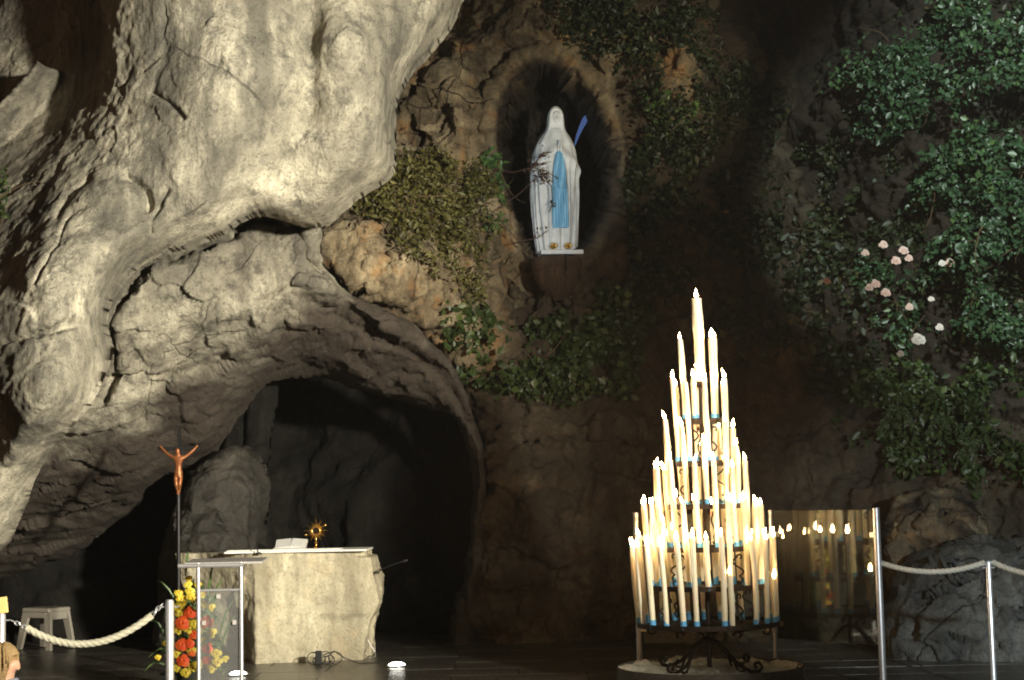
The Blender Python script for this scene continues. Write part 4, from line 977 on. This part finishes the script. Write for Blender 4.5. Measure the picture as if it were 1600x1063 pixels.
# footprint: front face, then a left face turning back behind the lectern
def footprint():
    fl, fr_ = at(398, 950, YA - 0.12), at(572, 950, YA + 0.05); bl = at(272, 950, YA + 0.55)
    return [Vector((bl.x, bl.y + 0.35, 0)), Vector((bl.x, bl.y, 0)), Vector((fl.x, fl.y, 0)), Vector((fr_.x, fr_.y, 0)), Vector((fr_.x + 0.02, fr_.y + 0.75, 0)), Vector((bl.x + 0.5, bl.y + 0.65, 0))]
FP = footprint(); hA = at(490, 863, YA).z
# resample the outline
per = []
for i in range(len(FP)):
    a, b = FP[i], FP[(i + 1) % len(FP)]; k = max(2, int((b - a).length / 0.016))
    for j in range(k): per.append(a.lerp(b, j / k))
per = np.array(per); ctr = per.mean(0); n = len(per); rows_ = int(hA / 0.016); V = []
for i in range(rows_ + 1):
    z = hA * i / rows_
    for k in range(n):
        p = per[k].copy(); p[2] = z; V.append(p)
V = np.array(V)
dirn = V - ctr; dirn[:, 2] = 0; dirn /= np.linalg.norm(dirn, axis=1)[:, None]
u = V[:, 2] / hA
right = np.clip((V[:, 0] - FP[3].x + 0.25) / 0.25, 0, 1)
left = np.clip((FP[2].x + 0.02 - V[:, 0]) / 0.6, 0, 1)
off = 0.05 * fbm(V, 1.5, 3, 0.5, 2) + 0.030 * fbm(V, 5, 4, 0.55, 4) + 0.010 * fbm(V, 18, 3, 0.5, 5)
off += right * (0.09 * np.exp(-((u - 0.62) / 0.28) ** 2) - 0.06 * (u > 0.955) + 0.04 * fbm(V, 4, 3, 0.6, 9))
led = np.exp(-(((V[:, 0] - at(540, 950, YA).x) / 0.28) ** 4)) * (V[:, 1] < ctr[1])
off += led * 0.10 / (1 + np.exp(-(u - 0.40 - 0.05 * fbm(V, 2.5, 3, 0.6, 13)) / 0.02)) - 0.05 * led
off -= left * (0.55 * (1 - u) ** 1.3) * np.clip(fbm(V, 1.4, 2, 0.5, 31) * 0.8 + 0.9, 0.4, 1.4)
V = V + dirn * off[:, None]
m = MB(); m.add(V, grid_faces(rows_ + 1, n)); top = len(m.v); m.v.append((ctr[0], ctr[1], hA)); b0 = rows_ * n
m.f += [(b0 + k, b0 + (k + 1) % n, top) for k in range(n)]
o = m.build('stone_block', 'altar_stone'); o.data.attributes.new('soot', 'FLOAT', 'POINT'); hold(o, al)
cl = thing('altar_cloth', (ctr[0], ctr[1], hA), 'narrow white cloth laid along the altar top', 'cloth')
w0, w1 = at(352, 863, YA), at(576, 858, YA)
bevel(hold(MB().box(((w0.x + w1.x) / 2, YA + 0.26, hA + 0.014), (w1.x - w0.x - 0.02, 0.78, 0.018)).build('linen', 'white_cloth', None, False), cl), 0.004)
hold(MB().box(((w0.x + w1.x) / 2 - 0.12, YA + 0.02, hA + 0.030), (w1.x - w0.x - 0.30, 0.22, 0.010)).build('border', 'white_cloth', None, False), cl)
zt = hA + 0.025
# missal on its stand
ms = thing('book_stand', (at(455, 855, YA + 0.1).x, YA + 0.1, zt), 'white book lying open on a small slanted stand on the altar', 'book')
rt = Matrix.Rotation(R(24), 3, 'X')
bevel(MB().box((0, 0.0, 0.045), (0.32, 0.20, 0.014), rt).build('stand', 'chrome', ms, False), 0.003)
for s_ in (-1, 1):
    MB().box((s_ * 0.078, -0.005, 0.062), (0.150, 0.19, 0.016), Matrix.Rotation(R(s_ * 5), 3, 'Y') @ rt).build('page_block', 'paper', ms, False)
    MB().tube([(s_ * 0.13, 0.07, 0.08), (s_ * 0.13, 0.09, 0.0)], 0.006, 6).build('leg', 'chrome', ms)
MB().box((0, -0.10, 0.012), (0.33, 0.012, 0.024)).build('ledge', 'chrome', ms, False)
# golden monstrance
mo = thing('monstrance', (at(494, 858, YA + 0.2).x, YA + 0.2, zt), 'small golden sunburst monstrance standing on the altar', 'monstrance')
MB().lathe([(0.055, 0), (0.055, 0.008), (0.03, 0.02), (0.010, 0.035), (0.008, 0.06), (0.016, 0.07), (0.008, 0.08), (0.007, 0.12), (0.012, 0.13)], seg=20).build('stem', 'gold', mo)
cz = 0.185
mr = MB().tube([(0.042 * math.cos(q * math.pi / 12), 0, cz + 0.042 * math.sin(q * math.pi / 12)) for q in range(25)], 0.010, 8, False).build('rim', 'gold', mo)
MB().add([(0.040 * math.cos(q * math.pi / 12), -0.004, cz + 0.040 * math.sin(q * math.pi / 12)) for q in range(24)], [tuple(range(24))]).build('glass', 'clear_glass', mo, False)
for q in range(24):
    a = q * math.pi / 12; L = 0.125 if q % 2 == 0 else 0.095; L *= 1.15 if q in (6, 18, 0, 12) else 1
    d = Vector((math.cos(a), 0, math.sin(a))); s_ = Vector((-math.sin(a), 0, math.cos(a))); c = Vector((0, 0, cz))
    V = [c + d * 0.045 + s_ * 0.006, c + d * 0.045 - s_ * 0.006, c + d * L, c + d * 0.06 + Vector((0, -0.006, 0)), c + d * 0.06 + Vector((0, 0.006, 0))]
    MB().add(V, [(0, 3, 2), (3, 1, 2), (1, 4, 2), (4, 0, 2), (0, 1, 3), (1, 0, 4)]).build('ray', 'gold', mr, False)
for a in (0.5, 3.5): MB().ball((0.115 * math.cos(a), -0.006, cz + 0.115 * math.sin(a)), (0.016, 0.01, 0.012), 10, 6).build('ornament', 'gold', mo)
mo.rotation_euler = (0, 0, R(-12))
# microphones
def gooseneck(pts, label, rad=0.006):
    P = [at(*p) for p in pts]; t = thing('microphone', P[0], label, 'microphone')
    hold(MB().tube(P, rad, 7).build('gooseneck', 'black_rubber'), t)
    d = (P[-1] - P[-2]).normalized(); hold(MB().tube([P[-1] - d * 0.01, P[-1] + d * 0.01, P[-1] + d * 0.05, P[-1] + d * 0.065], [0.008, 0.014, 0.014, 0.006], 10).build('head', 'black_rubber'), t)
    hold(MB().lathe([(0.03, -0.005), (0.03, 0.012), (0.008, 0.02)], tuple(P[0]), 14).build('base', 'black_metal'), t); return t
gooseneck([(404,866,16.5),(398,846,16.45),(384,834,16.4),(366,826,16.35),(346,819,16.3)], 'long black gooseneck microphone arching left over the altar corner')
t = gooseneck([(588,896,16.75),(596,890,16.7),(612,883,16.68),(628,878,16.66)], 'thin microphone on an arm sticking out right of the altar', 0.005)
# black cable tangle in front of the altar
cbp = floor_at(498, 1040); cb = thing('cable_tangle', cbp, 'tangle of black cables and a small black box at the altar foot', 'cable')
bevel(MB().box((0, 0, 0.075), (0.06, 0.05, 0.13)).build('plug_box', 'black_rubber', cb, False), 0.006)
for q in range(7):
    g = np.random.default_rng(q + 70); r_ = g.uniform(0.03, 0.065); c = Vector((g.uniform(-0.05, 0.16), g.uniform(0.0, 0.05), r_ + 0.006)); ph = g.uniform(0, 6)
    MB().tube([c + Vector((r_ * 1.1 * math.cos(k * .4 + ph), 0.02 * math.sin(k * .3), r_ * math.sin(k * .4 + ph))) for k in range(20)], 0.0045, 6).build('cable_loop', 'black_rubber', cb)
MB().tube([(0.05, 0.02, 0.10), (0.15, 0.03, 0.13), (0.25, 0.04, 0.06), (0.38, 0.05, 0.008), (0.55, 0.10, 0.007), (0.9, 0.3, 0.007)], 0.006, 6).build('cable', 'black_rubber', cb)
wr = thing('white_wire', floor_at(588, 1028), 'thin white wire looping down to the floor at the altar right end', 'wire')
hold(MB().tube([at(575, 1000, 16.75), at(580, 1010, 16.72), at(586, 1018, 16.7), floor_at(587, 1026, 0.006), floor_at(578, 1028, 0.006)], 0.005, 6).build('wire', 'white_cloth'), wr)

# ------------------------------------------------------------------ in-floor lamps
def ground_lamp(px, py, label, ry):
    p = floor_at(px, py, 0.01); t = thing('floor_lamp', (p.x, p.y, 0), label, 'lamp', 'bright round lamps set into the floor')
    MB().lathe([(0.10, 0), (0.10, 0.010), (0.09, 0.016), (0.082, 0.010), (0.08, 0.0)], seg=32).build('ring', 'lamp_housing', t)
    MB().lathe([(0.08, 0.008), (0.076, 0.022), (0.056, 0.034), (0.03, 0.040), (0.001, 0.041)], seg=32).build('lens', 'lamp_lens', t)
ground_lamp(620, 1040, 'glowing floor lamp to the right of the altar', 0)
ground_lamp(372, 1054, 'glowing floor lamp at the foot of the lectern', 0)

# ------------------------------------------------------------------ crucifix
YC = 15.75; CB = at(279, 900, YC); CB.z = 0
cx_ = thing('crucifix', (CB.x, CB.y, 0), 'black processional cross on a pole with a bronze figure, left of the altar', 'crucifix')
zT = at(279, 668, YC).z; zArm = at(279, 700, YC).z
MB().tube([(0, 0, 0.02), (0, 0, at(279, 772, YC).z)], 0.020, 10).build('pole', 'black_metal', cx_)
MB().lathe([(0.17, 0), (0.17, 0.015), (0.03, 0.04), (0.02, 0.10)], seg=28).build('base', 'black_metal', cx_)
MB().box((0, 0.03, (zT + at(279, 772, YC).z) / 2), (0.030, 0.02, zT - at(279, 772, YC).z + 0.02)).build('upright', 'black_metal', cx_, False)
MB().box((0, 0.03, zArm), (0.40, 0.018, 0.028)).build('crossbar', 'black_metal', cx_, False)

def skin_body(name, verts, edges, radii, mat, parent, sub=2, root=0):
    me = bpy.data.meshes.new(name); me.from_pydata([tuple(v) for v in verts], edges, []); me.update()
    me.materials.append(MATS[mat]); o = bpy.data.objects.new(name, me); COL.objects.link(o)
    if parent is not None: o.parent = parent
    o.modifiers.new('skin', 'SKIN'); sm = o.modifiers.new('sub', 'SUBSURF'); sm.levels = sub; sm.render_levels = sub
    if not me.skin_vertices: me.skin_vertices.new()
    for i, r_ in enumerate(radii):
        d = me.skin_vertices[0].data[i]; d.radius = r_ if hasattr(r_, '__len__') else (r_, r_); d.use_root = (i == root)
    o.modifiers['skin'].use_smooth_shade = True
    return o
def zc(py): return at(280, py, YC).z
def xc(px): return at(px, 720, YC).x - at(279, 720, YC).x
vv = [(0.0, 0, zc(740)), (0.0, 0, zc(730)), (0.0, -.008, zc(718)), (0.0, -.008, zc(712)), (-.004, -.02, zc(706)), (-.006, -.025, zc(700)),
      (xc(270), -.005, zc(714)), (xc(262), 0, zc(709)), (xc(253), .01, zc(700)), (xc(250), .01, zc(696)),
      (xc(290), -.005, zc(714)), (xc(298), 0, zc(708)), (xc(306), .01, zc(700)), (xc(309), .01, zc(696)),
      (-.022, -.006, zc(746)), (-.016, -.028, zc(757)), (-.006, 0, zc(768)), (-.004, -.02, zc(773)),
      (.022, -.006, zc(746)), (.018, -.028, zc(757)), (.006, 0, zc(768)), (.006, -.02, zc(773))]
ee = [(0, 1), (1, 2), (2, 3), (3, 4), (4, 5), (2, 6), (6, 7), (7, 8), (8, 9), (2, 10), (10, 11), (11, 12), (12, 13), (0, 14), (14, 15), (15, 16), (16, 17), (0, 18), (18, 19), (19, 20), (20, 21)]
rr = [(.036, .026), (.032, .024), (.044, .028), .018, .026, .020, .019, .015, .012, .012, .019, .015, .012, .012, .026, .021, .013, .011, .026, .021, .013, .011]
skin_body('figure', vv, ee, rr, 'bronze', cx_)
MB().lathe([(0.030, zc(748)), (0.042, zc(742)), (0.040, zc(737)), (0.036, zc(734))], (0, -0.002, 0), 18, 1.0, 0.8).build('loincloth', 'bronze', cx_)

# ------------------------------------------------------------------ lectern
YLc = 13.6
pL, pR = at(310, 960, YLc), at(377, 960, YLc)
lc = thing('lectern', (pL.x, pL.y, 0), 'clear acrylic lectern with slim chrome posts left of the altar', 'lectern')
hL = at(310, 884, YLc).z; wL = pR.x - pL.x
for x, y in ((0, 0), (wL, 0)):
    MB().tube([(x, y, 0.02), (x, y, hL + (0.02 if y == 0 else 0.10))], 0.017 if y == 0 else 0.012, 12).build('post', 'chrome', lc)
MB().tube([(0, 0, hL - 0.20), (wL, 0, hL - 0.20)], 0.012, 10).build('crossbar', 'chrome', lc)
MB().tube([(-0.16, -0.01, hL), (wL + 0.02, -0.01, hL)], 0.018, 12).build('front_rail', 'chrome', lc)
bevel(MB().box((wL / 2 + 0.03, 0.17, hL + 0.026), (wL + 0.28, 0.36, 0.018), Matrix.Rotation(R(3.5), 3, 'X')).build('reading_shelf', 'acrylic_grey', lc, False), 0.004)
MB().box((wL / 2, 0.012, (hL - 0.2) / 2 + 0.03), (wL - 0.03, 0.010, hL - 0.28)).build('front_panel', 'lectern_acrylic', lc, False)
MB().box((wL / 2, 0.02, 0.012), (wL + 0.16, 0.44, 0.024)).build('base_plate', 'chrome', lc, False)
for x, z in ((wL - 0.055, hL - 0.46), (0.045, hL - 0.46), (wL / 2 - 0.01, hL - 0.25)):
    MB().box((x, -0.002, z), (0.028, 0.03, 0.035)).build('clamp', 'acrylic_grey', lc, False)

# ------------------------------------------------------------------ flower arrangement
YF = 14.3
fp = at(300, 1050, YF); fl = thing('flower_arrangement', (fp.x, fp.y, 0), 'tall bouquet of yellow and red flowers with green leaves behind the lectern', 'flowers')
hold(MB().lathe([(0.10, 0), (0.13, 0.12), (0.14, 0.18), (0.12, 0.19)], (fp.x, fp.y, 0), 24).build('vase', 'clay_pot'), fl)
g = np.random.default_rng(91); Pl = []
for _ in range(520):
    u = g.random() ** 0.8; w = 0.26 * (1 - u * 0.75) + 0.02; Pl.append((fp.x + 0.02 + g.normal(0, w * 0.5), fp.y + g.normal(0, 0.09), 0.14 + u * 0.72))
hold(leaf_mesh('foliage', np.array(Pl), 0.075, 'leaf_bright', fl, 92, face=(0, -1, 0.3), wild=0.8, width=0.35, droop=-0.4), fl)
def grass_blade(a, b, w=0.010):
    a, b = Vector(a), Vector(b); mid = a.lerp(b, 0.5) + Vector((0, -0.02, 0.06)); P_ = [a, a.lerp(mid, .5), mid, mid.lerp(b, .5) + Vector((0, 0, .01)), b]
    me = MB().tube(P_, [w * .6, w, w * .9, w * .6, w * .1], 5).build('blade', 'leaf_bright'); hold(me, fl)
    at_ = me.data.attributes.new('tone', 'FLOAT', 'POINT'); at_.data.foreach_set('value', np.full(len(me.data.vertices), 0.6, np.float32))
for ax, ay, bx_, by_ in [(285,960,245,905),(262,1000,235,970),(290,900,296,862),(330,960,350,900),(340,1000,368,935),(262,1040,225,1050),(270,1020,232,1028),(325,930,336,880),(345,1010,372,960)]:
    grass_blade(at(ax, ay, YF), at(bx_, by_, YF - 0.05), 0.011)
for i, (px, py, r) in enumerate([(298,958,.075),(286,974,.085),(324,972,.075),(303,992,.055),(285,1008,.075),(297,1006,.06),(325,1014,.065),(287,1033,.075),(324,1032,.055),(300,1020,.05)]):
    blossom(at(px, py, YF - 0.17 - 0.02 * (i % 3)), r * 0.8, 'petal_red', fl, seed=i + 40, petals=22)
ylw = [(295,905,.035),(294,915,.04),(297,925,.045),(279,928,.04),(283,937,.05),(278,950,.055),(284,945,.05),(300,935,.05),(281,960,.05),(278,985,.05),(294,984,.05),(302,975,.045),(312,985,.05),(330,950,.04),(318,945,.045),(331,990,.05),(318,1002,.05),(300,1018,.05),(338,1022,.05),(310,1040,.05),(302,1043,.05),(275,1022,.045),(263,1026,.035),(247,1028,.03),(258,1006,.03),(310,915,.035),(316,930,.04),(340,1035,.05),(352,1030,.035),(330,1045,.05),(275,1045,.04),(290,1052,.05)]
for i, (px, py, r) in enumerate(ylw):
    blossom(at(px, py, YF - 0.14 - 0.02 * (i % 4)), r * 1.05, 'petal_yellow', fl, seed=i + 60, petals=10)

# ------------------------------------------------------------------ stool in the cave
sp = floor_at(72, 1014); sl = thing('stool', (sp.x, sp.y, 0), 'low pale plastic stool standing on the dark floor at the left', 'stool', rz=R(-30))
hS = at(72, 949, sp.y).z
bevel(MB().box((0, 0, hS - 0.025), (0.42, 0.34, 0.05)).build('seat', 'stool_plastic', sl, False), 0.02, 3)
for sx in (-1, 1):
    for sy in (-1, 1):
        m = MB(); a = (sx * 0.16, sy * 0.13, hS - 0.03); b = (sx * 0.23, sy * 0.18, 0.0); V = []
        for (x, y, z), w in ((a, 0.055), (b, 0.038)):
            V += [(x - w, y - 0.018, z), (x + w, y - 0.018, z), (x + w, y + 0.018, z), (x - w, y + 0.018, z)]
        m.add(V, [(3, 2, 1, 0), (4, 5, 6, 7), (0, 1, 5, 4), (1, 2, 6, 5), (2, 3, 7, 6), (3, 0, 4, 7)])
        bevel(m.build('leg', 'stool_plastic', sl, False), 0.006)
for sy in (-1, 1): bevel(MB().box((0, sy * 0.145, hS - 0.075), (0.30, 0.022, 0.07)).build('apron', 'stool_plastic', sl, False), 0.006)
for sx in (-1, 1): bevel(MB().box((sx * 0.19, 0, hS - 0.085), (0.022, 0.24, 0.09)).build('apron', 'stool_plastic', sl, False), 0.006)

# ------------------------------------------------------------------ person sitting on the floor at the lower left
hp = at(6, 1004, 9.3); pe = thing('person', (hp.x, hp.y, 0), 'blond person in a dark jacket sitting at the lower left corner, seen in profile', 'person')
H = hp.z; hz = H - 0.115
bv = [(-0.06, 0, 0.13), (-0.05, 0, 0.28), (-0.03, 0, H - 0.37), (-0.015, 0, H - 0.25), (-0.005, 0, H - 0.20), (0.0, 0, hz - 0.03), (0.0, 0, hz + 0.03),
      (0.055, 0, hz - 0.055), (0.072, 0, hz - 0.015), (0.088, 0, hz - 0.035),
      (-0.02, -0.15, H - 0.33), (0.05, -0.19, 0.27), (0.20, -0.12, 0.20), (0.27, -0.08, 0.20), (-0.02, 0.15, H - 0.33), (0.05, 0.19, 0.27), (0.20, 0.12, 0.20), (0.27, 0.08, 0.20),
      (0.05, -0.11, 0.12), (0.34, -0.24, 0.14), (0.22, 0.05, 0.07), (0.05, 0.11, 0.12), (0.34, 0.24, 0.14), (0.24, -0.05, 0.07)]
be = [(0, 1), (1, 2), (2, 3), (3, 4), (4, 5), (5, 6), (5, 7), (5, 8), (8, 9), (3, 10), (10, 11), (11, 12), (12, 13), (3, 14), (14, 15), (15, 16), (16, 17), (0, 18), (18, 19), (19, 20), (0, 21), (21, 22), (22, 23)]
br = [.12, .11, .12, .06, .045, .080, .075, .034, .034, .010, .045, .038, .028, .03, .045, .038, .028, .03, .075, .055, .04, .075, .055, .04]
skin_body('body', bv, be, br, 'skin', pe)
skin_body('jacket', bv[:4] + bv[10:13] + bv[14:17], [(0, 1), (1, 2), (2, 3), (3, 4), (4, 5), (5, 6), (3, 7), (7, 8), (8, 9)], [.135, .13, .145, .085, .065, .055, .042, .065, .055, .042], 'jacket_cloth', pe)
skin_body('trousers', [bv[0]] + bv[18:24], [(0, 1), (1, 2), (2, 3), (0, 4), (4, 5), (5, 6)], [.13, .09, .07, .05, .09, .07, .05], 'trouser_cloth', pe)
MB().tube([(0.075 * math.cos(q * math.pi / 8) - 0.01, 0.08 * math.sin(q * math.pi / 8), H - 0.225 + 0.012 * math.cos(q * math.pi / 8)) for q in range(17)], 0.020, 8, False).build('collar', 'collar_cloth', pe)
V = []; nr, nc = 22, 40
for i in range(nr):
    ph = math.pi * (i + 0.03) / (nr - 0.94)
    for k in range(nc):
        a = 2 * math.pi * k / nc; x, y, z = math.sin(ph) * math.cos(a), math.sin(ph) * math.sin(a), math.cos(ph)
        s_ = 1 + 0.03 * math.cos(23 * a + 2 * z) + 0.02 * math.cos(37 * a)
        low = max(0, -z)
        px_ = x * 0.098 * s_ - 0.008 if x < 0.35 or z > 0.35 else min(x * 0.098, 0.056 - 0.035 * low)
        V.append((px_ - 0.015 * low, y * (0.088 + 0.012 * low) * s_, hz + 0.012 + z * (0.103 if z > 0 else 0.155)))
MB().add(V, grid_faces(nr, nc)).build('hair', 'blond_hair', pe)
g = np.random.default_rng(17)
for q in range(46):   # loose locks falling from the crown
    a = g.uniform(0.9, 5.4); L = g.uniform(0.75, 1.0); P_ = []
    for k in range(8):
        ph = 0.25 + k / 7 * 1.75 * L; zq = math.cos(ph); rq = math.sin(min(ph, 1.57)) * (0.104 + 0.006 * k / 7)
        P_.append((rq * math.cos(a) - 0.012, rq * 0.92 * math.sin(a), hz + 0.012 + (0.106 * zq if zq > 0 else 0.16 * zq) + g.normal(0, 0.002)))
    MB().tube(P_, [0.002, 0.006, 0.008, 0.008, 0.008, 0.007, 0.006, 0.001], 6).build('hair_lock', 'blond_hair', pe)

# ------------------------------------------------------------------ candle smoke and night mist in the air
hz_ = MB().box((0, 12.0, 4.0), (30, 30, 10.2)).build('haze', None, None, False); tag(hz_, kind='stuff')
t = NT('mist'); t.t.nodes.remove(t.out); t.out = t.n('ShaderNodeOutputMaterial')
pv = t.n('ShaderNodeVolumePrincipled'); pv.inputs['Density'].default_value = 0.0018; pv.inputs['Color'].default_value = (0.9, 0.9, 0.9, 1); pv.inputs['Anisotropy'].default_value = 0.6
t.l(pv.outputs[0], t.out.inputs['Volume']); hz_.data.materials.append(t.m)
